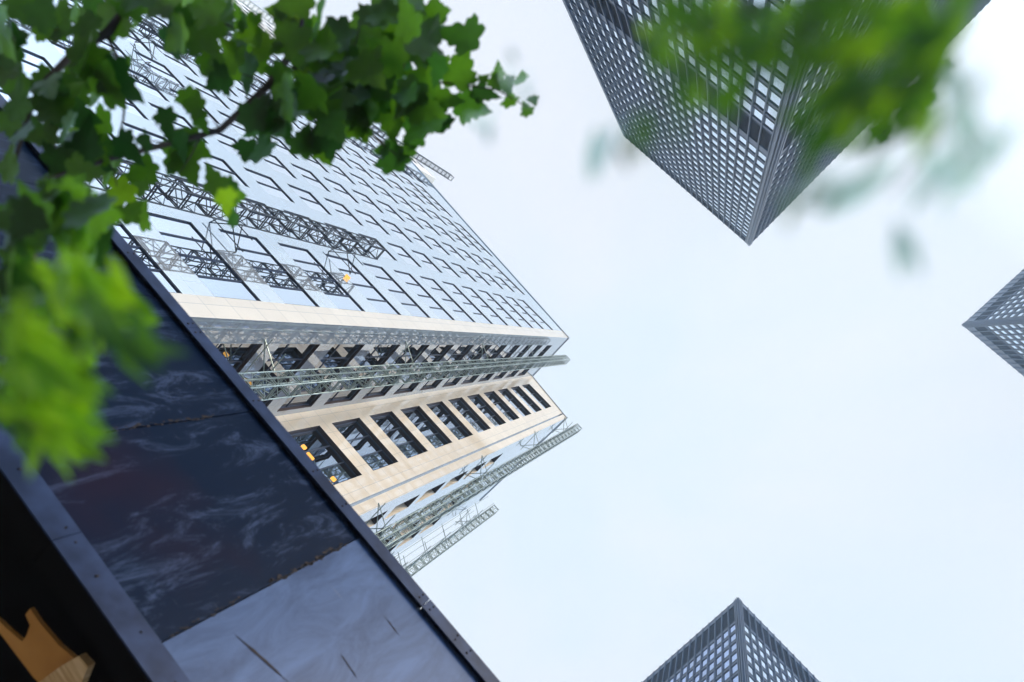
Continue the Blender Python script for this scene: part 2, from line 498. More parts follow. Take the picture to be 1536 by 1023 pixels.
# windows of the block: the hundred that show largest are parts, the rest one stuff part
ALLW.sort(key=lambda r: -r[0])
cache = {}
rest_g = {}; rest_f = MB()
for i, (s_, F, o, rv, gl, rail, fr) in enumerate(ALLW):
    w_, h_ = o[1]-o[0], o[3]-o[2]
    loc = F(o[0], -rv, o[2])
    if i < 100 and s_ > 0:
        key = (id(F), round(w_, 2), round(h_, 2), o[4], gl.name)
        if key not in cache:
            f, g = window_mesh(F, w_, h_, o[4], gl, fr, 0.07, rail)
            cache[key] = (f.mesh('window', FRAME), g.mesh('glass', gl))
        wo = link('window', cache[key][0], SB, tuple(Vector(loc)+OFF))
        link('glass', cache[key][1], wo)
    else:
        f, g = window_mesh(F, w_, h_, o[4], gl, fr, 0.07, rail)
        for src, dst in ((f, rest_f), (g, rest_g.setdefault(gl.name, (MB(), gl))[0])):
            n0 = len(dst.v)
            dst.v += [(v[0]+loc[0], v[1]+loc[1], v[2]+loc[2]) for v in src.v]
            dst.f += [tuple(n0+k for k in q) for q in src.f]; dst.m += src.m
mats = [FRAME]; n = 1
for nm, (g, gl) in rest_g.items():
    n0 = len(rest_f.v); rest_f.v += g.v; rest_f.f += [tuple(n0+k for k in q) for q in g.f]; rest_f.m += [n]*len(g.f)
    mats.append(gl); n += 1
tag(sbuild(rest_f, 'window', mats), kind='stuff')

# ------------------------------------------------------------------ the taller stone wing beyond the long front
WG = empty('stone_tower_wing', (-100, 30, -1.6))
tag(WG, 'cream stone tower beyond the far end of the long pale front, half hidden by leaves', 'building')
OW = Vector((100, -30, 1.6))
opsW = []
for k in range(0, 33):
    head = 22.5+4.085*k
    for i in range(12):
        xx = -80 - i*4.8
        opsW.append((xx-2.6, xx, head-2.1, head, 2))
WW = Wall(FC, -145, -76, opsW, lambda x: 153, ZB, reveal=0.2)
WW.mb.quad((-76, YC, ZB), (-76, 60, ZB), (-76, 60, 153), (-76, YC, 153))
WW.mb.quad((-145, YC, ZB), (-145, 60, ZB), (-145, 60, 153), (-145, YC, 153))
WW.mb.quad((-145, 60, ZB), (-76, 60, ZB), (-76, 60, 153), (-145, 60, 153))
WW.mb.build('wall', [STONE, LINING], WG, tuple(OW))
mb = MB(); mb.quad((-145, YC, 152.8), (-76, YC, 152.8), (-76, 60, 152.8), (-145, 60, 152.8)); mb.build('roof', ROOF, WG, tuple(OW))
g2 = []
for o in opsW:
    c = FC((o[0]+o[1])/2, 0, o[2]); g2.append((seen(c, 1, (0, 1, 0)), o))
g2.sort(key=lambda r: -r[0])
f, g = window_mesh(FC, 2.6, 2.1, 2, GLASS_B)
fm = f.mesh('window', FRAME); gm = g.mesh('glass', GLASS_B)
RF = MB()
for i, (s_, o) in enumerate(g2):
    loc = FC(o[0], -0.2, o[2])
    if i < 60:
        wo = link('window', fm, WG, tuple(Vector(loc)+OW)); link('glass', gm, wo)
    else:
        for src, k0 in ((f, 0), (g, 1)):
            n0 = len(RF.v); RF.v += [(v[0]+loc[0], v[1]+loc[1], v[2]+loc[2]) for v in src.v]
            RF.f += [tuple(n0+k for k in q) for q in src.f]; RF.m += [k0]*len(src.f)
tag(RF.build('window', [FRAME, GLASS_B], WG, tuple(OW)), kind='stuff')

wl = MB(); wl.box(-16.363, -16.063, 10.50, 10.64, 32.088, 32.168); wl.box(-16.243, -16.183, 10.60, 10.66, 31.968, 32.068)  # small glowing orange boxes on the long front
tag(wl.build('orange_glow', LAMP), 'small orange glow on the pale front near the tip of the short mast', 'lamp')

# ------------------------------------------------------------------ climbing masts
def mast(x0, y0, s, tip, label, wall=None, ties=(), GALV=GALV, BRACE=BRACE):
    """square lattice mast; wall=('y',YA) or ('x',XA) gives the plane it is tied back to"""
    cx, cy = x0+s/2, y0+s/2
    r = empty('climbing_mast', (cx, cy, -1.6))
    tag(r, label, 'mast', 'lattice masts along the stone block')
    h = s/2
    C4 = [(-h, -h), (h, -h), (h, h), (-h, h)]
    top = tip+1.6
    for (a, b_) in C4:
        m = MB(); m.tube((a, b_, 0), (a, b_, top), 0.034, 6); m.build('chord', GALV, r, smooth=True)
    br = MB()
    P = 1.508
    n = int(top/P)
    for k in range(n+1):
        z = top - 0.12 - k*P
        if z < 0.2: break
        for i in range(4):
            a = C4[i]; b_ = C4[(i+1) % 4]
            br.tube((a[0], a[1], z), (b_[0], b_[1], z), 0.030, 4)
            if z-0.14 > 0: br.tube((a[0], a[1], z-0.14), (b_[0], b_[1], z-0.14), 0.030, 4)
            if z-P > 0:
                mid = ((a[0]), (a[1]), z-P/2-0.07)
                br.tube((b_[0], b_[1], z-0.14), mid, 0.020, 4)
                br.tube((b_[0], b_[1], z-P), mid, 0.020, 4)
                if i % 2 == 0: br.tube((b_[0], b_[1], z-P/2-0.07), mid, 0.014, 4)
    br.build('bracing', BRACE, r)
    rk = MB(); rk.box(-0.03, 0.03, -h-0.05, -h-0.01, 0, top-0.4); rk.build('rack', GALV, r)
    bs = MB(); bs.box(-0.9, 0.9, -0.9, 0.9, 0.0, 0.12); bs.build('base_plate', GALV, r)
    for z in ties:
        tb = MB()
        zl = z+1.6
        if wall[0] == 'y':
            D = wall[1]-cy
            e1 = (-0.95, D, zl); e2 = (0.95, D, zl); c1 = (-h, h, zl); c2 = (h, h, zl)
            tb.tube((-1.2, h+0.12, zl), (1.2, h+0.12, zl), 0.025, 5)
            tb.tube((-1.2, D-0.25, zl), (1.2, D-0.25, zl), 0.025, 5)
        else:
            D = wall[1]-cx
            e1 = (D, -0.95, zl); e2 = (D, 0.95, zl); c1 = (-h, -h, zl); c2 = (-h, h, zl)
            tb.tube((-h-0.12, -1.2, zl), (-h-0.12, 1.2, zl), 0.025, 5)
            tb.tube((D+0.25, -1.2, zl), (D+0.25, 1.2, zl), 0.025, 5)
        for c in (c1, c2):
            for e in (e1, e2): tb.tube(c, e, 0.026, 5)
        tb.build('wall_tie', GALV, r)
    return r

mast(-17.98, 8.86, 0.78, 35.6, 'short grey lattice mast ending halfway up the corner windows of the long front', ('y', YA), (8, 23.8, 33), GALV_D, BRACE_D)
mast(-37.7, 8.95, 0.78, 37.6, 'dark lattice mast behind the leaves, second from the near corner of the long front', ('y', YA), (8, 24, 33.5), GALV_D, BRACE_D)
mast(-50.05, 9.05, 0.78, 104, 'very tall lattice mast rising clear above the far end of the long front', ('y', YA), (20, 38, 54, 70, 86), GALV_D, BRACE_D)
mast(-11.15, 12.2, 0.74, 74.9, 'long pale green grey mast standing in the first corner notch', ('x', XA), (7, 22.5, 35, 48, 61))
mast(-4.85, 16.8, 0.74, 75.0, 'pale lattice mast beside the deep bays with its head just past the roof corner', ('x', XD), (14, 29.2, 44, 58, 70))
mast(-4.85, 29.2, 0.74, 71.5, 'isolated lattice mast against the sky, lowest in the picture', ('x', XD), (20, 34, 48, 64))
m7 = mast(-128.6, 14.6, 1.3, 146, 'lattice mast in front of the cream stone tower at the top edge', ('y', YC), (60, 90, 120))

# ------------------------------------------------------------------ the masts' stored working platform and tube scaffold by the last mast
def scaffold():
    r = empty('tube_scaffold', (-4.6, 26.0, -1.6))
    tag(r, 'thin grey tube scaffold between the two lowest masts, against the sky', 'scaffold')
    m = MB(); rr = random.Random(5)
    for z in range(0, 64, 4):
        for y0 in (0.2, 2.4):
            m.tube((-0.9, y0-0.4, z+1.6), (0.5, y0+0.4, z+1.6), 0.028, 5)
        m.tube((0.1, -0.3, z+1.6), (0.1, 2.9, z+1.6), 0.022, 5)
        m.tube((0.1, 0.2 if z % 8 else 2.4, z+1.6), (0.1, 2.4 if z % 8 else 0.2, z+5.6), 0.018, 5)
    m.build('ledger', GALV, r)
    for y0 in (0.2, 2.4):
        for x0 in (-0.8, 0.1):
            m = MB(); m.tube((x0, y0, 0), (x0, y0, 66), 0.022, 6); m.build('standard', GALV, r)
    for z in ():
        m = MB()
        for q in range(4): m.box(-0.85+0.24*q, -0.64+0.24*q, -0.1+rr.uniform(-.2,.2), 2.6+rr.uniform(-.2,.2), z+1.66, z+1.70)
        m.build('board', YELLOW, r)
scaffold()

# ------------------------------------------------------------------ black steel and glass towers
def tower(name, label, cx, cy, F1, n1, F2, n2, bay1, bay2, top, floor, win_h, first_head, bands, glass1, glass2, start, centre, corner_w=1.0, u1_0=1.0, u2_0=1.0):
    """F1,F2: the two faces meeting at the corner (u=0 at the corner); bands: louvre bands (z0,z1)"""
    r = empty(name, (cx, cy, -1.6)); tag(r, label, 'tower', 'black steel and glass towers')
    O = Vector((-cx, -cy, 1.6))
    B = lambda m, nm, mt: m.build(nm, mt, r, tuple(O))
    heads = []
    z = first_head
    while z > 4:
        heads.append(z); z -= floor
        for (b0, b1) in bands:
            if z > b0 - 0.3 and z-win_h < b1 + 0.3 and b1 < first_head:
                z = b0 - 1.1
    base = max(2.0, start)
    want_ = []
    shell = MB()
    for F, nb, bay, u0, gl in ((F1, n1, bay1, u1_0, glass1), (F2, n2, bay2, u2_0, glass2)):
        L = u0 + nb*bay + 1.0
        # spandrels: everything between windows
        zs = [(h-win_h, h) for h in heads]
        zs.sort()
        z = -1.6
        for (a, b_) in zs + [(top, None)]:
            # skip louvre bands
            segs = [(z, a)]
            for (l0, l1) in bands:
                ns = []
                for (p0, p1) in segs:
                    if l0 > p0 and l1 < p1: ns += [(p0, l0), (l1, p1)]
                    else: ns.append((p0, p1))
                segs = ns
            for (p0, p1) in segs:
                fbox(shell, F, 0.35, L, -0.4, 0.0, p0, p1)
                fbox(shell, F, 0.35, L, 0.0, 0.05, p0, p0+0.10); fbox(shell, F, 0.35, L, 0.0, 0.05, p1-0.10, p1)
            if b_ is None: break
            z = b_
        # corner stiles
        fbox(shell, F, 0.35, u0-0.06, -0.4, 0.06, -1.6, top)
        fbox(shell, F, u0+nb*bay, L, -0.4, 0.02, -1.6, top)
        for (l0, l1) in bands:
            m = MB()
            q = l0+0.1
            while q < l1-0.1:
                m.hexa([F(u0,-0.30,q+0.22), F(L-1,-0.30,q+0.22), F(L-1,-0.06,q), F(u0,-0.06,q),
                        F(u0,-0.30,q+0.25), F(L-1,-0.30,q+0.25), F(L-1,-0.06,q+0.03), F(u0,-0.06,q+0.03)])
                q += 0.25
            fbox(m, F, u0, L-1, -0.45, -0.40, l0, l1)
            B(m, 'louvre_band', LOUV)
        # mullions, each an I section of its own
        F0 = Face((0, 0), F.U, F.n)
        mu = MB()
        fbox(mu, F0, -0.025, 0.025, 0.05, 0.17, start, top+0.12)
        fbox(mu, F0, -0.065, 0.065, 0.17, 0.20, start, top+0.12)
        fbox(mu, F0, -0.065, 0.065, -0.05, 0.05, start, top)
        mm = mu.mesh('mullion', STEEL)
        for i in range(nb+1):
            p0 = F(u0+i*bay, 0, 0)
            link('mullion', mm, r, tuple(Vector(p0)+O))
        for (a, b_) in zs:
            if b_ < start: continue
            for i in range(nb):
                c = F(u0+(i+0.5)*bay, 0, (a+b_)/2)
                want_.append((seen(c, bay*(b_-a), (F.n[0], F.n[1], 0)), F, u0+i*bay, bay, a, b_-a, gl))
    # corner post with its ribs
    def corner(u, d):  # offset from the corner along both faces
        return (F1.o[0]+F1.U[0]*u+F2.U[0]*d, F1.o[1]+F1.U[1]*u+F2.U[1]*d)
    m = MB()
    for (u, v, s_) in ((0.17, 0.17, 0.36),):
        c = corner(u, v); m.box(c[0]-s_/2, c[0]+s_/2, c[1]-s_/2, c[1]+s_/2, -1.6, top)
    for F in (F1, F2):
        for uu in (0.03, 0.40):
            fbox(m, F, uu-0.03, uu+0.03, 0.0, 0.20, -1.6, top+0.12)
            fbox(m, F, uu-0.08, uu+0.08, 0.20, 0.24, -1.6, top+0.12)
    B(m, 'corner_post', STEEL)
    B(shell, 'spandrel_cladding', STEEL)
    want_.sort(key=lambda q: -q[0])
    cach = {}; RR = MB(); mats = [STEEL, glass1, glass2] if glass1 is not glass2 else [STEEL, glass1]
    rr = random.Random(11)
    for i, (s_, F, u, bay, z0, h_, gl) in enumerate(want_):
        key = (id(F), rr.randrange(6))
        if key not in cach:
            L0 = Face((0, 0), F.U, F.n)
            f = MB(); g = MB()
            a, b_ = 0.065, bay-0.065
            fbox(f, L0, a, b_, -0.07, -0.02, 0, 0.035); fbox(f, L0, a, b_, -0.07, -0.02, h_-0.035, h_)
            fbox(f, L0, a, a+0.03, -0.07, -0.02, 0.035, h_-0.035); fbox(f, L0, b_-0.03, b_, -0.07, -0.02, 0.035, h_-0.035)
            e = [rr.uniform(-0.006, 0.006) for _ in range(2)]
            g.quad(L0(a, -0.055+e[0], 0), L0(b_, -0.055, 0), L0(b_, -0.055+e[1], h_), L0(a, -0.055+e[0]+e[1], h_))
            cach[key] = (f, g, f.mesh('window', STEEL), g.mesh('glass', gl))
        f, g, fm, gm = cach[key]
        loc = F(u, 0, z0)
        if i < 100 and s_ > 0:
            wo = link('window', fm, r, tuple(Vector(loc)+O)); link('glass', gm, wo)
        else:
            for src, mi in ((f, 0), (g, mats.index(gl))):
                n0 = len(RR.v); RR.v += [(v[0]+loc[0], v[1]+loc[1], v[2]+loc[2]) for v in src.v]
                RR.f += [tuple(n0+k for k in q) for q in src.f]; RR.m += [mi]*len(src.f)
    tag(RR.build('window', mats, r, tuple(O)), kind='stuff')
    # roof and the two unseen sides
    m = MB()
    e1 = u1_0+n1*bay1+1.0; e2 = u2_0+n2*bay2+1.0
    p = [corner(0.3, 0.3), corner(e1, 0.3), corner(e1, e2), corner(0.3, e2)]
    m.quad(*[(q[0], q[1], top-0.1) for q in p])
    m.quad((*p[1], -1.6), (*p[2], -1.6), (*p[2], top), (*p[1], top))
    m.quad((*p[2], -1.6), (*p[3], -1.6), (*p[3], top), (*p[2], top))
    B(m, 'roof', ROOF)
    return r

# near tower (across the street)
tower('black_steel_tower', 'largest black steel and glass tower at the top of the picture, partly behind leaves', -28, -50,
      Face((-10.3, -19.46), (-1, 0), (0, 1)), 23, Face((-10.3, -19.46), (0, -1), (1, 0)), 44, 1.5, 1.53,
      150, 3.61, 2.6, 143.9, [(145.0, 149.3), (75.1, 81.2)], TGLASS, TGLASS, 18, (0, 0), u1_0=0.98, u2_0=0.6)
tower('black_steel_tower', 'small dark tower tip at the right edge of the picture with a single louvre band', 55, -60,
      Face((36.2, -42.2), (1, 0), (0, 1)), 22, Face((36.2, -42.2), (0, -1), (-1, 0)), 22, 1.5, 1.5,
      185, 3.8, 2.5, 172.2, [(173.4, 179.6)], TGLASS, TGLASS, 30, (0, 0), u1_0=0.85, u2_0=0.85)
tower('black_steel_tower', 'dark steel tower corner at the bottom edge with tall louvres under its roof', 50, 48,
      Face((32.9, 29.4), (0, 1), (-1, 0)), 22, Face((32.9, 29.4), (1, 0), (0, -1)), 22, 1.53, 1.46,
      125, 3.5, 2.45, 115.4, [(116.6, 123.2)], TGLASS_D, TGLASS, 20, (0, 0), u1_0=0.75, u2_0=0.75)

# ------------------------------------------------------------------ thin summer haze
hz = MB(); hz.box(-180, 130, -130, 110, -3, 190)
HZ = bpy.data.materials.new('haze'); HZ.use_nodes = True
hn = HZ.node_tree.nodes; hn.clear()
pv = hn.new('ShaderNodeVolumePrincipled'); pv.inputs['Color'].default_value = (0.62, 0.82, 1.0, 1)
pv.inputs['Density'].default_value = 0.0011; pv.inputs['Anisotropy'].default_value = 0.2
ho = hn.new('ShaderNodeOutputMaterial'); HZ.node_tree.links.new(pv.outputs[0], ho.inputs['Volume'])
tag(hz.build('haze', HZ), kind='stuff')

# ------------------------------------------------------------------ black fascia beside the camera
YW = 2.4
HB = empty('black_fascia_wall', (-1.5, YW, -1.6))
tag(HB, 'scuffed black panelled fascia wall with a projecting top angle, running diagonally in the foreground', 'wall')
OH = Vector((1.5, -YW, 1.6))
def panel_mat(name, dark, light, lo, hi, r0, r1, tint=0.5, rgh=0.80):
    m, t, p = mat(name, rough=0.3, spec=tint)
    tc = t.nodes.new('ShaderNodeTexCoord')
    mp = t.nodes.new('ShaderNodeMapping'); mp.inputs['Scale'].default_value = (2.6, 1.0, 0.75); mp.inputs['Rotation'].default_value = (0, 0.30, 0)
    t.links.new(tc.outputs['Object'], mp.inputs['Vector'])
    n = t.nodes.new('ShaderNodeTexNoise'); n.inputs['Scale'].default_value = 2.2; n.inputs['Detail'].default_value = 15
    n.inputs['Distortion'].default_value = 0.9; n.inputs['Roughness'].default_value = rgh
    t.links.new(mp.outputs[0], n.inputs['Vector'])
    r = t.nodes.new('ShaderNodeValToRGB'); r.color_ramp.elements[0].position = lo; r.color_ramp.elements[1].position = hi
    r.color_ramp.elements[0].color = (*dark, 1); r.color_ramp.elements[1].color = (*light, 1)
    t.links.new(n.outputs['Fac'], r.inputs['Fac'])
    # broad reddish rubbed area
    n3 = t.nodes.new('ShaderNodeTexNoise'); n3.inputs['Scale'].default_value = 0.9; n3.inputs['Detail'].default_value = 3
    t.links.new(tc.outputs['Object'], n3.inputs['Vector'])
    r3 = t.nodes.new('ShaderNodeValToRGB'); r3.color_ramp.elements[0].position = 0.54; r3.color_ramp.elements[1].position = 0.76
    r3.color_ramp.elements[0].color = (0, 0, 0, 1); r3.color_ramp.elements[1].color = (0.6, 0.6, 0.6, 1)
    t.links.new(n3.outputs['Fac'], r3.inputs['Fac'])
    mx = t.nodes.new('ShaderNodeMix'); mx.data_type = 'RGBA'
    t.links.new(r3.outputs[0], mx.inputs[0]); t.links.new(r.outputs[0], mx.inputs[6]); mx.inputs[7].default_value = (0.020, 0.007, 0.015, 1)
    # fine scratches
    wv = t.nodes.new('ShaderNodeTexNoise'); wv.inputs['Scale'].default_value = 14; wv.inputs['Detail'].default_value = 4
    mp2 = t.nodes.new('ShaderNodeMapping'); mp2.inputs['Scale'].default_value = (0.25, 1, 4); mp2.inputs['Rotation'].default_value = (0, 0.5, 0)
    t.links.new(tc.outputs['Object'], mp2.inputs['Vector']); t.links.new(mp2.outputs[0], wv.inputs['Vector'])
    r4 = t.nodes.new('ShaderNodeValToRGB'); r4.color_ramp.elements[0].position = 0.73; r4.color_ramp.elements[1].position = 0.78
    r4.color_ramp.elements[0].color = (0, 0, 0, 1); r4.color_ramp.elements[1].color = (0.7, 0.7, 0.7, 1)
    t.links.new(wv.outputs['Fac'], r4.inputs['Fac'])
    mx2 = t.nodes.new('ShaderNodeMix'); mx2.data_type = 'RGBA'
    t.links.new(r4.outputs[0], mx2.inputs[0]); t.links.new(mx.outputs[2], mx2.inputs[6]); mx2.inputs[7].default_value = (0.10, 0.12, 0.17, 1)
    t.links.new(mx2.outputs[2], p.inputs['Base Color'])
    rr = t.nodes.new('ShaderNodeMapRange'); rr.inputs['To Min'].default_value = r0; rr.inputs['To Max'].default_value = r1
    t.links.new(n.outputs['Fac'], rr.inputs['Value']); t.links.new(rr.outputs[0], p.inputs['Roughness'])
    add_bump(t, p, n.outputs['Fac'], 0.12, 0.004)
    return m
P_DARK = panel_mat('scuffed_black_steel', (0.002, 0.008, 0.024), (0.080, 0.115, 0.21), 0.51, 0.76, 0.28, 0.5, 0.10)
P_PALE = panel_mat('sky_sheen_black_steel', (0.016, 0.036, 0.090), (0.060, 0.108, 0.225), 0.28, 0.66, 0.32, 0.5, 0.35, 0.74)  # same black steel, the sky's sheen on these panels put into its colour
TRIM, t, p = mat('black_angle_paint', (0.035, 0.042, 0.075), 0.42, 0.0, 0.22)
noise_mix(t, p, (0.008, 0.016, 0.042), (0.026, 0.044, 0.10), 5.0)
RUST, t, p = mat('rust', (0.07, 0.035, 0.02), 0.9)
noise_mix(t, p, (0.005, 0.006, 0.010), (0.035, 0.024, 0.020), 30)
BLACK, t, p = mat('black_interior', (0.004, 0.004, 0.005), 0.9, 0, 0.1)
seams = [-8.7, -7.55, -6.4, -5.26, -4.12, -2.98, -1.845, -0.725, 0.42, 1.56, 2.7]
for i, (a, b_) in enumerate(zip(seams[:-1], seams[1:])):
    m = MB()
    zt, zb = 3.86, 2.13
    e = (0.000, 0.003, 0.001, 0.004, 0.002)[i % 5]
    m.box(a+0.004, b_-0.004, YW+e, YW+e+0.02, zb, zt)
    pl = P_PALE if i >= 7 else P_DARK
    m.build('panel', pl, HB, tuple(OH))
m = MB()      # backing behind the panel joints
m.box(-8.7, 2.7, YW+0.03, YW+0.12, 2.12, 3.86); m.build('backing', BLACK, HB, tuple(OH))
# top angle in lengths
for a, b_ in ((-8.7, -5.4), (-5.396, -2.62), (-2.616, -0.142), (-0.138, 2.7)):
    m = MB(); m.box(a, b_, YW-0.040, YW-0.034, 3.83, 3.952); m.box(a, b_, YW-0.034, YW+0.12, 3.946, 3.952)
    m.build('top_angle', TRIM, HB, tuple(OH))
# lower trim in lengths
for a, b_ in ((-8.7, -3.6), (-3.596, -1.322), (-1.318, -0.2), (-0.196, 2.7)):
    m = MB(); m.box(a, b_, YW-0.010, YW-0.002, 2.11, 2.245); m.box(a, b_, YW-0.002, YW+0.12, 2.104, 2.11, 1)
    m.build('bottom_trim', [TRIM, BLACK], HB, tuple(OH))
m = MB()
rr = random.Random(3)
for a in (-0.14+0.05, -0.14-0.05, 0.14, 0.25, -1.25, -2.66, -2.57, -0.95, -1.9, -3.4):
    for z in (3.87, 3.92):
        m.tube((a+rr.uniform(-.01,.01), YW-0.046, z), (a, YW-0.038, z), 0.006, 8)
for a in (-0.8, -1.1, -1.36, -1.28, -0.55, -1.7, -2.1):
    m.tube((a, YW-0.014, 2.19+rr.uniform(-.02,.02)), (a, YW-0.006, 2.19), 0.005, 8)
m.build('bolt_heads', RUST, HB, tuple(OH))
# gouges and rusty bleed at the seams
def gouge(p, q, wd, name='gouge', n=9):
    m = MB(); rr = random.Random(int(abs(p[0])*1000)+int(p[1]*77))
    up = []; dn = []
    for k in range(n+1):
        t_ = k/n; x = p[0]+(q[0]-p[0])*t_; z = p[1]+(q[1]-p[1])*t_
        h_ = wd*(0.25+0.75*rr.random())*sin(pi*min(max(t_, 0.04), 0.96))
        up.append((x, YW-0.0015, z+h_)); dn.append((x, YW-0.0015, z-h_*0.6))
    for k in range(n): m.quad(dn[k], dn[k+1], up[k+1], up[k])
    return m
for (p_, q_, wd) in (((-0.24, 3.53), (-0.10, 3.52), 0.010), ((-0.23, 3.045), (-0.09, 3.03), 0.011), ((-0.60, 2.58), (-0.28, 2.66), 0.014)):
    gouge(p_, q_, wd).build('gouge', RUST, HB, tuple(OH))
for sx, z0, z1, wd in ((-0.725, 2.95, 3.7, 0.010), (-1.845, 2.6, 3.5, 0.008), (-0.725, 2.3, 2.75, 0.005)):
    m = MB(); rr = random.Random(int(z0*100))
    z = z0
    while z < z1:
        x = sx + rr.uniform(-0.018, 0.008); s_ = wd*rr.uniform(0.3, 1.4)
        pts = []
        for k in range(7):
            a = 2*pi*k/7; q = s_*rr.uniform(0.4, 1.2)
            pts.append((x+cos(a)*q, YW-0.0012, z+sin(a)*q*1.8))
        m.poly(pts); z += rr.uniform(0.004, 0.03)
    m.build('rust_stain', RUST, HB, tuple(OH))

# the dark covered passage behind the fascia
PS = empty('covered_passage', (-2.5, 5.0, -1.6))
tag(PS, 'dark covered walkway behind and below the black fascia, its ceiling almost unlit', 'passage')
OP = Vector((2.5, -5.0, 1.6))
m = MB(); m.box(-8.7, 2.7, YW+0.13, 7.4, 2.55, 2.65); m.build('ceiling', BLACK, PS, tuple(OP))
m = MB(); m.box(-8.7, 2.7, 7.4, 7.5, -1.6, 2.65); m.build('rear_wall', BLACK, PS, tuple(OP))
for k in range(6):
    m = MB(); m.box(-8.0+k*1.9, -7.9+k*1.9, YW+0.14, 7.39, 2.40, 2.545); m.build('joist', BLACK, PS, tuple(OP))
WOOD, t, p = mat('plywood', (0.55, 0.26, 0.06), 0.6)
noise_mix(t, p, (0.42, 0.19, 0.04), (0.56, 0.28, 0.07), 2.5)
TIMB, t, p = mat('sawn_timber', (0.6, 0.42, 0.2), 0.7)
noise_mix(t, p, (0.45, 0.28, 0.12), (0.68, 0.5, 0.28), 6, stretch=(1, 10, 1))
m = MB()
pl_ = [(-1.539, 3.151), (-1.372, 3.082), (-1.299, 3.063), (-1.224, 3.040), (-1.229, 2.995), (-1.246, 2.950), (-1.297, 2.938), (-1.298, 2.897), (-1.214, 2.897), (-1.078, 2.881), (-0.980, 2.850), (-1.035, 3.091), (-1.071, 3.099), (-1.336, 3.118), (-1.517, 3.173)]
m.poly([(x, y, 2.28) for x, y in pl_]); m.poly([(x, y, 2.30) for x, y in pl_])
for k in range(len(pl_)):
    a = pl_[k]; b_ = pl_[(k+1) % len(pl_)]; m.quad((a[0], a[1], 2.28), (b_[0], b_[1], 2.28), (b_[0], b_[1], 2.30), (a[0], a[1], 2.30))
bo = m.build('plywood_board', WOOD, None)
tag(bo, 'broken orange lit plywood board in the dark opening at the bottom left corner', 'board')
m = MB(); ck = [(-1.017, 3.036), (-0.990, 2.890), (-0.957, 2.774), (-0.893, 2.765), (-0.861, 2.861), (-0.869, 3.012), (-0.916, 3.073)]
m.poly([(x, y, 2.24) for x, y in ck]); m.poly([(x, y, 2.275) for x, y in ck])
for k in range(len(ck)):
    a = ck[k]; b_ = ck[(k+1) % len(ck)]; m.quad((a[0], a[1], 2.24), (b_[0], b_[1], 2.24), (b_[0], b_[1], 2.275), (a[0], a[1], 2.275))
tag(m.build('timber_block', TIMB), 'pale sawn timber block under the lower end of the orange board', 'timber')

ld = bpy.data.lights.new('passage_lamp', 'POINT'); ld.energy = 1.6; ld.color = (1.0, 0.55, 0.16); ld.shadow_soft_size = 0.03
lo = bpy.data.objects.new('passage_lamp', ld); COL.objects.link(lo); lo.location = (-1.15, 3.2, 1.15)
tag(lo, 'warm lamp glowing inside the dark covered walkway below the orange board', 'lamp')

# ------------------------------------------------------------------ trees
def leaf_mat(name, ca, cb, ta, tb):
    m = bpy.data.materials.new(name); m.use_nodes = True
    t = m.node_tree; t.nodes.clear()
    geo = t.nodes.new('ShaderNodeNewGeometry')
    def ramp(a, b_):
        r = t.nodes.new('ShaderNodeValToRGB'); r.color_ramp.elements[0].color = (*a, 1); r.color_ramp.elements[1].color = (*b_, 1)
        t.links.new(geo.outputs['Random Per Island'], r.inputs['Fac']); return r
    # side veins and blotches
    tc = t.nodes.new('ShaderNodeTexCoord'); n = t.nodes.new('ShaderNodeTexNoise'); n.inputs['Scale'].default_value = 28; n.inputs['Detail'].default_value = 5
    t.links.new(tc.outputs['Object'], n.inputs['Vector'])
    mr = t.nodes.new('ShaderNodeMapRange'); mr.inputs['To Min'].default_value = 0.65; mr.inputs['To Max'].default_value = 1.25
    t.links.new(n.outputs['Fac'], mr.inputs['Value'])
    def sc(r):
        v = t.nodes.new('ShaderNodeVectorMath'); v.operation = 'SCALE'; t.links.new(r.outputs[0], v.inputs[0]); t.links.new(mr.outputs[0], v.inputs['Scale']); return v
    pr = t.nodes.new('ShaderNodeBsdfPrincipled'); pr.inputs['Roughness'].default_value = 0.45; pr.inputs['Specular IOR Level'].default_value = 0.35
    t.links.new(sc(ramp(ca, cb)).outputs[0], pr.inputs['Base Color'])
    tr = t.nodes.new('ShaderNodeBsdfTranslucent'); t.links.new(sc(ramp(ta, tb)).outputs[0], tr.inputs['Color'])
    ad = t.nodes.new('ShaderNodeAddShader'); t.links.new(pr.outputs[0], ad.inputs[0]); t.links.new(tr.outputs[0], ad.inputs[1])
    o = t.nodes.new('ShaderNodeOutputMaterial'); t.links.new(ad.outputs[0], o.inputs['Surface'])
    return m
L_MID = leaf_mat('leaf_green', (0.008, 0.026, 0.006), (0.018, 0.042, 0.008), (0.010, 0.060, 0.008), (0.070, 0.185, 0.006))
L_LIGHT = leaf_mat('leaf_young', (0.014, 0.036, 0.004), (0.03, 0.06, 0.004), (0.075, 0.22, 0.004), (0.21, 0.40, 0.006))
L_PALE = leaf_mat('leaf_pale', (0.08, 0.12, 0.12), (0.10, 0.15, 0.15), (0.34, 0.50, 0.46), (0.46, 0.60, 0.58))
BARK, t, p = mat('bark', (0.05, 0.04, 0.035), 0.9)
noise_mix(t, p, (0.02, 0.018, 0.02), (0.08, 0.065, 0.05), 12)

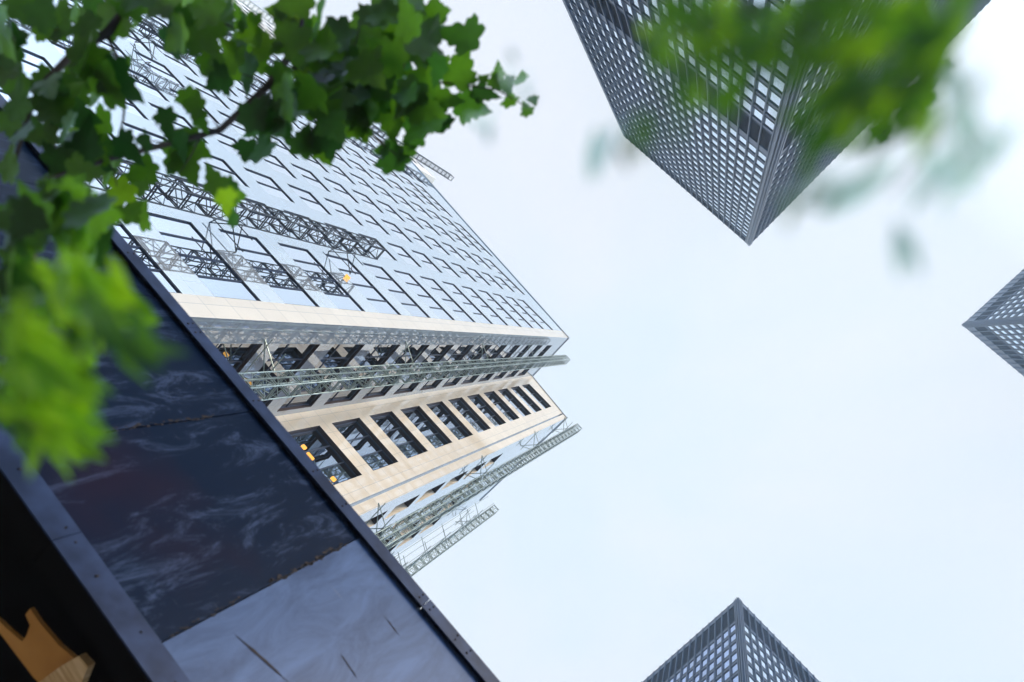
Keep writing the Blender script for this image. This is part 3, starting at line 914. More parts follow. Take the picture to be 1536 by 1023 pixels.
# lobed leaf outline (length 1 from stalk to tip), toothed
HALF = [(0.00, 0.00), (0.10, -0.07), (0.24, -0.09), (0.33, 0.02), (0.30, 0.10), (0.44, 0.14), (0.54, 0.26), (0.43, 0.31),
        (0.42, 0.40), (0.26, 0.42), (0.30, 0.53), (0.27, 0.62), (0.18, 0.66), (0.15, 0.80), (0.07, 0.88), (0.00, 1.02)]
OUT = HALF + [(-x, y) for x, y in HALF[-2:0:-1]]
SIMPLE = [(0.0, 0.0), (0.07, 0.12), (0.12, 0.32), (0.12, 0.52), (0.08, 0.75), (0.03, 0.93), (0.0, 1.0)]
SIMPLE = SIMPLE + [(-x, y) for x, y in SIMPLE[-2:0:-1]]
def add_leaf(mb, pos, size, yaw, pitch, roll, shape=OUT):
    rr = random.Random(int(pos[0]*7919+pos[1]*104729+pos[2]*31)+int(yaw*1000))
    M_ = Matrix.Rotation(yaw, 3, 'Z') @ Matrix.Rotation(pitch, 3, 'X') @ Matrix.Rotation(roll, 3, 'Y')
    i = len(mb.v)
    cup = rr.uniform(-0.30, 0.12); fold = rr.uniform(0.0, 0.16); wx = rr.uniform(0.85, 1.12)
    def P(x, y):
        z = cup*(y-0.3)**2 - fold*abs(x) + 0.02*sin(9*y+x*7)
        return tuple(Vector(pos) + M_ @ Vector((x*wx, y-0.35, z))*size)
    mb.v.append(P(0, 0.34))
    for (x, y) in shape: mb.v.append(P(x, y*rr.uniform(0.97, 1.03)))
    n = len(shape)
    for k in range(n): mb.f.append((i, i+1+k, i+1+(k+1) % n)); mb.m.append(0)

def tree(label, base, trunk_top, limbs, leafsets, name='broadleaf_tree'):
    r = empty(name, base); tag(r, label, 'tree')
    O = -Vector(base)
    b0 = Vector(base); t0 = Vector(trunk_top)
    m = MB()
    pts = [b0, b0.lerp(t0, 0.3)+Vector((0.04, 0.02, 0)), b0.lerp(t0, 0.65)+Vector((-0.03, 0.04, 0)), t0]
    m.path(pts, [0.17, 0.13, 0.11, 0.075], 12); m.build('trunk', BARK, r, tuple(O), True)
    for (pts, r0, r1) in limbs:
        m = MB(); n = len(pts)
        m.path(pts, [r0+(r1-r0)*k/(n-1) for k in range(n)], 7); m.build('branch', BARK, r, tuple(O), True)
    for (mt, rows) in leafsets:
        if not rows: continue
        m = MB()
        for (x, y, z, s, yaw, pi_, ro, sh) in rows:
            add_leaf(m, (x/1000, y/1000, z/1000), s/1000, yaw/100, pi_/100, ro/100, SIMPLE if sh else OUT)
        m.build('crown', mt, r, tuple(O), True)
    return r

tree('leafy lobed tree filling the upper left, its yellow green sprays hanging before the black fascia', (-3.0, -1.5, -1.6), (-3.0, -1.4, 2.3),
 [([(-3.000, -1.400, 2.300), (-1.985, -0.186, 1.966), (-1.771, 0.028, 1.903), (-1.586, 0.197, 1.857), (-1.540, 0.360, 1.805), (-1.540, 0.553, 1.756), (-1.583, 0.672, 1.674), (-1.594, 0.794, 1.534), (-1.582, 0.894, 1.409), (-1.392, 0.909, 1.282), (-1.110, 0.899, 1.096), (-0.783, 0.793, 0.847)], 0.0170, 0.0020),
 ([(-1.586, 0.197, 1.857), (-1.444, 0.142, 1.911), (-1.291, 0.067, 1.963), (-1.153, -0.039, 1.990), (-1.051, -0.116, 2.042), (-0.956, -0.142, 2.087)], 0.0060, 0.0015),
 ([(-1.561, 0.265, 1.870), (-1.365, 0.277, 1.893), (-1.220, 0.253, 1.933), (-1.127, 0.248, 1.990)], 0.0060, 0.0020),
 ([(-3.000, -1.400, 2.300), (-2.203, 0.193, 1.717), (-1.889, 0.437, 1.578), (-1.843, 0.529, 1.526), (-1.810, 0.614, 1.451), (-1.794, 0.738, 1.413), (-1.759, 0.831, 1.406), (-1.700, 0.952, 1.401)], 0.0200, 0.0040),
 ([(-1.843, 0.529, 1.526), (-1.726, 0.593, 1.559), (-1.672, 0.692, 1.576), (-1.626, 0.794, 1.577)], 0.0060, 0.0020),
 ([(-1.785, 0.073, 1.889), (-1.684, 0.161, 1.840), (-1.590, 0.216, 1.851)], 0.0060, 0.0040),
 ([(-1.889, 0.437, 1.578), (-1.802, 0.326, 1.702), (-1.713, 0.283, 1.799)], 0.0070, 0.0020),
 ([(-1.527, 0.548, 1.741), (-1.549, 0.530, 1.713), (-1.571, 0.531, 1.679)], 0.0035, 0.0012),
 ([(-1.543, 0.600, 1.710), (-1.519, 0.652, 1.698), (-1.495, 0.722, 1.678)], 0.0035, 0.0012),
 ([(-1.570, 0.667, 1.660), (-1.585, 0.684, 1.624), (-1.599, 0.719, 1.580)], 0.0035, 0.0012),
 ([(-1.570, 0.667, 1.660), (-1.588, 0.643, 1.637), (-1.606, 0.639, 1.607)], 0.0035, 0.0012),
 ([(-1.527, 0.357, 1.790), (-1.549, 0.355, 1.758), (-1.572, 0.372, 1.720)], 0.0035, 0.0012),
 ([(-1.531, 0.463, 1.763), (-1.481, 0.449, 1.795), (-1.431, 0.453, 1.821)], 0.0035, 0.0012),
 ([(-1.614, 0.805, 1.553), (-1.645, 0.786, 1.515), (-1.673, 0.784, 1.469)], 0.0035, 0.0012),
 ([(-1.614, 0.805, 1.553), (-1.581, 0.816, 1.566), (-1.546, 0.845, 1.570)], 0.0035, 0.0012),
 ([(-1.630, 0.875, 1.497), (-1.652, 0.866, 1.462), (-1.671, 0.874, 1.419)], 0.0035, 0.0012),
 ([(-1.088, -0.120, 2.113), (-1.078, -0.159, 2.105), (-1.072, -0.178, 2.095)], 0.0035, 0.0012),
 ([(-1.193, -0.040, 2.059), (-1.202, -0.107, 2.040), (-1.215, -0.151, 2.018)], 0.0035, 0.0012),
 ([(-1.307, 0.068, 1.988), (-1.325, 0.003, 1.965), (-1.345, -0.039, 1.939)], 0.0035, 0.0012),
 ([(-1.252, 0.013, 2.024), (-1.208, 0.030, 2.039), (-1.167, 0.067, 2.050)], 0.0035, 0.0012),
 ([(-1.162, -0.065, 2.076), (-1.124, -0.055, 2.086), (-1.091, -0.024, 2.092)], 0.0035, 0.0012),
 ([(-1.262, 0.262, 2.001), (-1.225, 0.252, 2.013), (-1.191, 0.262, 2.020)], 0.0035, 0.0012),
 ([(-1.795, 0.609, 1.439), (-1.807, 0.603, 1.410), (-1.817, 0.614, 1.376)], 0.0035, 0.0012),
 ([(-1.779, 0.731, 1.401), (-1.755, 0.719, 1.422), (-1.728, 0.723, 1.435)], 0.0035, 0.0012),
 ([(-1.432, 0.141, 1.896), (-1.440, 0.074, 1.881), (-1.449, 0.029, 1.862)], 0.0035, 0.0012),
 ([(-1.541, 0.192, 1.804), (-1.562, 0.212, 1.770), (-1.585, 0.251, 1.731)], 0.0035, 0.0012)],
 [(L_MID, [(-1338,140,1791,123,462,-29,-59,0), (-1253,116,1850,107,317,20,3,0), (-1522,143,1915,131,508,56,2,0), (-1628,132,2103,137,211,11,7,0), (-1493,47,2044,177,336,30,-5,0), (-1639,231,2014,168,362,-2,-9,0), (-1288,182,1830,111,63,-7,44,0), (-1344,224,1810,120,588,-25,-34,0), (-1292,176,1931,120,621,-25,-30,0), (-1401,103,1749,155,20,-9,22,0), (-1274,208,1895,165,411,-55,42,0), (-1474,219,1926,132,165,-58,-34,0), (-1436,218,1916,181,57,14,4,0), (-1350,139,1664,127,239,38,0,0), (-1413,40,2094,120,428,-24,-5,0), (-1435,147,1884,141,598,17,-17,0), (-1583,213,2067,190,187,-27,-33,0), (-1412,178,2128,160,333,27,0,0), (-1424,65,2163,186,193,60,23,0), (-1253,101,1746,131,477,1,-16,0), (-1605,260,2047,143,265,9,38,0), (-1621,129,2136,150,408,-35,14,0), (-1393,150,2010,139,144,2,11,0), (-1593,165,2056,189,44,3,46,0), (-1410,180,1983,179,296,12,-55,0), (-1362,164,1914,140,293,-6,-46,0), (-1336,111,1877,135,541,0,20,0), (-1370,221,1777,124,579,-58,21,0), (-1556,181,2066,195,608,54,-27,0), (-1313,168,1932,124,36,-66,63,0), (-1342,241,1920,141,601,40,-1,0), (-1610,137,2125,148,363,-50,-13,0), (-1472,331,2120,160,98,12,-3,0), (-1275,346,1818,149,75,18,-15,0), (-1508,363,1893,144,328,19,-8,0), (-1507,325,1966,146,188,-21,48,0), (-1525,354,2181,202,46,5,24,0), (-1338,239,1885,167,99,24,-42,0), (-1318,307,1627,139,513,-14,44,0), (-1270,275,1741,109,347,-6,42,0), (-1363,296,1783,147,306,50,-34,0), (-1201,286,1715,116,484,-15,-18,0), (-1285,254,1663,125,47,50,-45,0), (-1357,353,1691,140,80,-24,62,0), (-1343,237,1767,162,156,43,32,0), (-1291,250,1764,142,583,56,-64,0), (-1519,264,2013,121,208,51,-23,0), (-1511,262,2056,140,67,43,-44,0), (-1297,376,1846,137,499,0,6,0), (-1735,167,2020,167,175,-20,-24,0), (-1410,84,1657,140,609,35,72,0), (-1662,161,1902,131,196,-29,-23,0), (-1672,199,1874,120,1,34,-17,0), (-1558,103,1717,134,43,-14,-24,0), (-1499,185,1713,135,194,-26,17,0), (-1533,19,2165,156,425,35,-24,0), (-1310,48,1861,107,269,-40,-22,0), (-1422,48,1912,127,565,5,-18,0), (-1282,-35,1915,150,513,0,-47,0), (-1286,9,1849,107,298,7,-9,0), (-1491,70,2021,132,310,1,45,0), (-1204,-69,1807,150,266,35,70,0), (-1527,5,2104,141,286,14,-44,0), (-1467,-82,2175,194,384,-7,-36,0), (-1475,-82,2066,184,298,-1,23,0), (-1501,-7,1964,153,172,22,12,0), (-1256,27,1795,137,145,-17,-46,0), (-1338,-125,1929,147,129,-59,32,0), (-1549,-73,2027,182,238,29,1,0), (-1398,-131,1887,174,469,-41,-12,0), (-1233,-77,1733,126,211,-13,-28,0), (-1412,-102,2024,125,16,-31,25,0), (-1423,-57,1903,106,31,-15,14,0), (-1557,11,2012,129,522,0,13,0), (-1388,-54,1850,152,408,8,-44,0), (-1131,78,1795,105,95,32,33,0), (-1362,163,2153,160,105,-40,-32,0), (-1074,105,1887,151,16,-17,43,0), (-1092,77,1856,136,433,-10,-10,0), (-1154,76,1849,131,617,5,-28,0), (-1224,175,1949,133,533,6,-13,0), (-1267,78,2176,166,273,-8,-81,0), (-1234,57,2046,121,273,-2,-24,0), (-1382,-52,2224,105,153,-42,9,0), (-1169,19,1883,128,133,8,-27,0), (-1110,-38,1802,94,595,43,25,0), (-1879,475,1552,176,308,3,-13,0), (-1764,417,1642,145,297,-32,-6,0), (-1689,319,1479,161,157,14,14,0), (-1586,323,1516,162,135,-50,5,0), (-1559,264,1485,127,121,2,19,0), (-1913,337,1836,156,347,-5,-15,0), (-1785,297,1640,186,294,-18,7,0), (-1826,321,1801,166,251,39,19,0), (-1658,327,1540,153,624,39,36,0), (-1836,407,1511,137,282,-58,22,0), (-1778,322,1672,169,464,20,-6,0), (-1593,371,1488,121,47,34,0,0), (-1894,416,1607,143,441,-46,13,0), (-1796,276,1706,171,586,-35,17,0), (-1638,341,1355,161,104,-18,48,0), (-1726,414,1772,119,439,34,-13,0), (-1610,392,1680,107,202,0,13,0), (-1777,367,1944,158,627,-11,-22,0), (-1650,368,1824,141,575,17,37,0), (-1610,237,1641,86,209,-29,-54,0), (-1818,327,1908,110,510,-32,-10,0), (-1718,734,1416,153,323,45,-3,0), (-1729,700,1378,106,475,-37,-37,0), (-1718,738,1446,152,438,61,58,0), (-1811,717,1450,109,346,81,54,0), (-1915,730,1584,114,312,-7,-36,0), (-1634,592,1431,158,346,-52,47,0), (-1695,574,1397,152,496,-63,37,0), (-1704,576,1406,118,368,36,0,0), (-1760,597,1565,129,341,-26,7,0), (-1624,566,1444,133,487,50,14,0), (-1852,662,1533,117,515,36,-4,0), (-1893,716,1652,135,548,-35,14,0), (-1828,729,1523,118,96,-81,15,0), (-2024,751,1453,149,535,19,-23,0), (-2029,757,1464,157,22,40,18,0), (-1864,563,1336,141,61,-42,-47,0), (-1681,597,1178,136,499,-8,29,0), (-1991,706,1460,142,106,56,30,0), (-1721,520,1257,110,289,0,24,0), (-1940,590,1465,125,99,-27,10,0), (-1473,615,1593,100,530,9,29,0), (-1572,677,1742,116,623,-24,83,0), (-1621,660,1794,118,467,40,13,0), (-1677,738,1804,106,381,-26,35,0), (-1628,668,1763,126,526,-47,-49,0), (-1568,722,1731,109,459,22,14,0), (-1545,708,1725,92,610,-68,-13,0), (-1520,690,1709,126,506,0,-28,0), (-1729,903,1820,102,540,-14,-86,0), (-1681,832,1752,110,8,-33,-7,0), (-1742,864,1703,123,590,17,14,0), (-1867,869,1650,124,139,54,22,0), (-1567,719,1353,96,594,-12,34,0), (-1673,798,1481,90,421,-3,-76,0), (-1684,825,1417,90,62,-32,2,0), (-1619,816,1521,111,596,8,-11,0), (-1613,783,1469,141,250,5,14,0), (-1710,825,1597,133,375,54,7,0), (-1318,378,1657,127,480,5,21,0), (-1636,380,2024,126,1,11,-13,0), (-1513,422,1935,121,16,55,5,0), (-1302,389,1655,104,465,-51,-8,0), (-1373,407,1636,125,316,8,-3,0), (-1508,317,1807,138,605,33,13,0), (-1638,511,2000,151,46,37,20,0), (-1461,525,1866,118,204,38,-1,0), (-1540,577,1903,94,535,-31,-43,0), (-1364,643,1661,92,212,-31,9,0), (-1380,669,1750,105,95,10,-5,0), (-1724,959,1595,95,509,-39,-14,0), (-1589,904,1420,88,417,0,-63,0), (-1610,846,1431,111,362,10,44,0), (-1556,917,1461,124,478,-51,-25,0), (-1687,879,1567,130,403,71,11,0), (-1715,934,1586,98,194,-1,2,0), (-1492,799,1395,96,397,51,9,0), (-1541,932,1470,99,453,6,-40,0), (-1800,854,1456,95,423,-6,45,0), (-1878,909,1460,104,71,-23,10,0), (-1593,716,1233,106,248,-3,-2,0), (-1642,811,1321,86,206,52,2,0), (-1825,542,1461,120,523,4,-11,0), (-2031,569,1591,94,541,-36,-18,0), (-1647,450,1262,80,203,13,-41,0), (-2005,512,1571,96,152,-32,-20,0), (-1545,519,1627,81,105,-15,-1,0), (-1718,562,1771,90,514,9,-21,0), (-1929,806,1458,122,411,23,48,0), (-1816,755,1322,122,580,-41,-17,0), (-1703,659,1223,107,42,-25,9,0), (-1443,862,1556,88,283,55,20,0), (-1533,915,1700,110,318,-38,9,0), (-1509,737,1956,96,409,-15,32,0), (-1494,815,2004,82,215,-8,-36,0), (-1205,-162,1951,152,108,0,22,0), (-1161,-82,1983,142,275,-12,-1,0), (-1140,83,1995,133,234,-4,21,0), (-1146,159,1987,114,212,-30,-21,0), (-1159,34,1986,142,406,8,3,0), (-1079,-21,2030,133,426,-7,32,0), (-1074,-79,2032,95,412,35,-23,0), (-1101,70,2017,53,209,-10,-5,0), (-1004,-121,2065,64,219,31,-6,0), (-1077,-159,2025,57,246,-40,-27,0), (-950,-134,2090,49,194,-26,26,0), (-953,-171,2086,41,510,-18,-34,0), (-1279,-72,1909,114,463,-10,-23,0), (-1291,-156,1896,95,405,-17,9,0), (-1142,264,1978,117,227,6,13,0), (-1126,223,1992,76,595,-14,1,0), (-1177,264,1957,76,86,35,18,0), (-1255,264,1908,95,63,5,-39,0), (-1554,598,1585,95,554,18,4,0), (-1559,718,1529,117,481,13,14,0), (-1548,678,1559,76,101,17,-31,0), (-1513,541,1645,72,508,11,19,0), (-1634,912,1336,117,258,-6,-13,0), (-1330,408,1830,104,278,-7,34,0), (-1297,326,1870,85,281,-17,-3,0), (-1037,-147,2047,85,507,-39,7,0), (-1016,-192,2053,66,231,57,-19,0), (-1072,-127,2030,49,289,-4,20,0), (-1098,-112,2017,41,331,37,-8,0), (-1572,243,1660,104,503,10,12,0), (-1531,253,1697,95,402,18,-18,0), (-1549,413,1648,114,64,23,-33,0), (-1563,337,1652,114,179,1,-16,0), (-1282,86,1907,152,568,13,18,0), (-1270,182,1908,133,594,4,22,0), (-920,767,903,77,148,30,-1,0), (-933,779,967,117,496,16,19,0), (-1027,712,956,85,281,12,0,0), (-902,879,956,105,331,19,16,0), (-978,827,968,100,287,52,43,0), (-878,702,845,92,90,-39,18,0), (-789,729,818,94,612,35,15,0), (-921,745,853,97,295,-58,-66,0), (-884,736,872,106,460,-37,-39,0), (-984,709,909,78,510,24,48,0), (-995,841,948,111,39,5,-34,0), (-813,687,805,74,586,-94,-9,0), (-876,693,824,101,224,12,-61,0), (-991,856,985,100,466,24,-19,0), (-1022,804,1019,107,326,16,-48,0), (-898,783,937,113,201,40,22,0), (-914,859,940,98,220,61,16,0), (-974,928,993,97,595,39,20,0), (-979,911,987,117,89,-42,-34,0), (-891,729,883,106,240,-39,-17,0), (-1063,723,942,97,360,-31,-5,0), (-1018,762,944,84,313,-30,26,0), (-1128,791,1143,107,179,31,-18,0), (-1081,761,1150,105,279,40,24,0), (-931,579,922,81,340,47,-38,0), (-1144,684,1075,111,319,15,14,0), (-1000,708,1060,77,231,13,-37,0), (-1164,757,1131,100,451,-53,-8,0), (-1070,687,1058,123,282,-12,-26,0), (-959,582,961,96,606,-63,28,0), (-934,622,950,75,202,-7,-28,0), (-961,599,989,107,398,-15,-5,0), (-925,664,933,90,591,26,38,0), (-1076,655,1024,115,518,9,1,0), (-1128,705,1061,111,261,-23,-28,0), (-1046,668,998,118,505,-10,-24,0), (-1015,677,1025,95,128,-21,-16,0), (-1185,715,1122,127,82,-27,29,0), (-980,676,917,72,60,-7,30,0), (-986,628,889,92,205,-24,-12,0), (-1076,657,983,86,193,75,11,0), (-1038,686,911,72,31,-65,2,0), (-1171,731,1047,94,270,37,-34,0), (-1092,672,1000,83,122,-11,-4,0), (-1200,793,1061,86,427,62,58,0), (-1164,804,1060,87,474,11,35,0), (-1018,665,937,68,297,-41,11,0), (-983,643,883,83,622,-1,-26,0), (-661,761,738,77,188,12,-27,0), (-743,705,752,81,455,-2,-6,0), (-701,750,740,87,362,-7,-41,0), (-673,771,770,83,92,-3,-7,0), (-639,665,694,55,95,-11,-30,0), (-732,689,753,90,39,13,16,0), (-612,701,683,71,108,24,-15,0), (-244,210,283,43,-184,-10,-29,1), (-282,282,372,44,-126,40,30,1), (-260,251,335,49,-173,49,-21,1), (-272,235,312,53,-202,-33,-30,1), (-292,250,345,43,-149,6,-5,1), (-278,234,324,41,-143,-11,10,1), (-300,254,342,51,-114,0,13,1), (-263,240,319,37,-141,30,34,1), (-268,238,346,55,-181,-23,-10,1), (-246,227,327,41,-165,-14,-3,1), (-300,280,350,44,-184,-3,7,1), (-232,227,282,46,-228,-72,-21,1), (-277,268,374,51,-205,91,-26,1), (-299,284,350,47,-104,12,-30,1)]),
 (L_LIGHT, [(-434,372,478,80,-223,-30,6,1), (-481,378,513,75,-164,-4,16,1), (-405,305,434,62,-122,-18,27,1), (-449,384,487,93,-150,6,-19,1), (-383,331,434,68,-215,6,9,1), (-365,277,422,67,-142,-15,-9,1), (-446,334,469,81,-152,8,34,1), (-455,360,535,78,-150,47,-20,1), (-475,382,512,95,-211,32,27,1), (-482,380,499,95,-164,23,46,1), (-451,390,538,97,-222,17,55,1), (-422,333,469,62,-208,20,-2,1), (-404,317,473,71,-113,-18,4,1), (-370,311,433,58,-173,-3,-44,1), (-386,299,399,73,-138,-41,-10,1), (-376,289,405,59,-191,0,19,1), (-451,391,524,66,-208,37,-21,1), (-383,308,438,65,-232,-53,0,1), (-375,283,402,66,-162,-10,2,1), (-407,346,484,72,-170,-26,-8,1), (-389,307,405,76,-189,41,23,1), (-427,331,465,60,-170,-28,-8,1), (-398,313,428,60,-206,-1,-9,1), (-418,334,434,71,-198,-8,2,1), (-360,387,397,78,-186,27,-6,1), (-378,409,442,90,-144,52,24,1), (-349,375,431,76,-128,-68,-68,1), (-368,413,421,71,-79,-15,-33,1), (-328,338,357,64,-119,27,-2,1), (-310,328,367,67,-162,-29,-8,1), (-322,325,374,69,-151,58,34,1), (-370,407,417,60,-93,3,11,1), (-340,367,426,68,-77,12,1,1), (-334,346,391,61,-112,16,-37,1), (-339,385,401,60,-152,19,-9,1), (-373,403,438,87,-159,29,-18,1), (-380,413,430,85,-84,-13,-10,1), (-343,383,424,71,-102,12,-17,1), (-393,380,431,77,-209,-25,12,1), (-355,408,441,86,-118,33,22,1), (-338,376,411,61,-190,-30,2,1), (-381,392,418,69,-189,4,-1,1), (-291,296,358,53,-94,0,-13,1), (-359,366,432,69,-152,-23,-4,1), (-319,363,386,66,-47,40,29,1), (-334,370,387,60,-197,11,15,1), (-322,330,390,62,-119,18,14,1), (-323,318,352,70,-172,35,-7,1), (-365,387,414,72,-109,34,27,1), (-290,300,331,65,-160,34,-12,1), (-378,374,429,59,-132,38,-24,1), (-360,359,390,68,-140,-2,0,1), (-336,354,389,54,-153,68,14,1), (-304,292,347,49,-181,9,13,1), (-297,353,345,60,-171,14,-69,1), (-330,420,427,78,-182,26,-32,1), (-305,379,399,59,-143,1,-26,1), (-349,405,430,62,-147,-7,-1,1), (-332,425,433,62,-157,1,47,1), (-352,423,431,70,-175,32,-7,1), (-308,355,374,58,-130,6,12,1), (-332,395,423,61,-172,40,-2,1), (-276,330,320,54,-196,18,7,1), (-267,330,321,52,-213,29,-1,1), (-301,378,367,54,-167,-33,-32,1), (-280,333,344,65,-182,-27,-30,1), (-262,322,326,51,-158,22,10,1), (-305,371,363,52,-133,-6,8,1), (-306,362,365,54,-156,23,44,1), (-272,330,358,57,-182,13,16,1), (-305,369,373,54,-177,13,0,1), (-291,339,342,51,-123,-20,57,1), (-334,418,413,82,-161,19,42,1), (-341,425,443,66,-203,-25,59,1), (-323,390,417,63,-184,1,-32,1), (-315,385,388,70,-103,-36,-10,1), (-319,299,322,39,-137,-25,-16,1), (-323,291,335,45,-197,1,36,1), (-287,251,289,36,-57,-1,-56,1), (-355,318,360,44,-127,24,-18,1), (-343,325,359,49,-148,-19,68,1), (-349,317,356,55,-78,-3,1,1), (-301,319,335,42,-177,-15,-33,1), (-307,286,313,33,-60,20,15,1), (-354,341,381,48,-92,16,7,1), (-332,327,348,42,-59,-14,43,1), (-311,326,355,53,-136,-13,0,1), (-340,357,384,43,-88,-13,8,1), (-444,470,516,40,87,6,22,0), (-484,484,596,37,203,-8,-27,0), (-489,534,596,52,59,59,-14,0), (-451,411,546,44,543,0,55,0), (-511,449,585,44,362,-4,35,0), (-452,452,499,43,323,-14,80,0), (-427,453,489,33,486,-6,-56,0), (-449,448,495,34,335,7,36,0), (-459,476,556,45,362,-36,-16,0), (-436,462,508,29,492,-17,4,0), (-879,446,1129,59,538,0,0,0), (-1694,403,1793,118,601,12,40,0), (-1761,765,1600,118,82,-9,-13,0), (-1674,864,1642,108,585,-6,40,0), (-1326,138,2114,118,157,-41,43,0), (-1679,154,1845,118,103,-19,14,0), (-1754,836,1571,98,439,4,40,0), (-1936,626,1451,98,441,31,0,0), (-1688,279,1821,78,83,6,41,0), (-1622,906,1671,118,5,-17,-48,0), (-1538,292,1948,137,620,-13,6,0), (-1515,62,1987,118,44,-33,30,0)]),
 (L_PALE, [(-161,-28,336,15,485,0,-29,1), (-157,-30,320,12,408,-83,32,1), (-204,-34,392,14,540,22,13,1), (-222,-46,420,15,197,28,34,1), (-184,-33,390,15,489,-39,-101,1), (-204,1,401,17,469,-4,15,1), (-184,-5,372,15,313,-49,-33,1), (-180,-1,375,19,540,-42,-19,1)])])
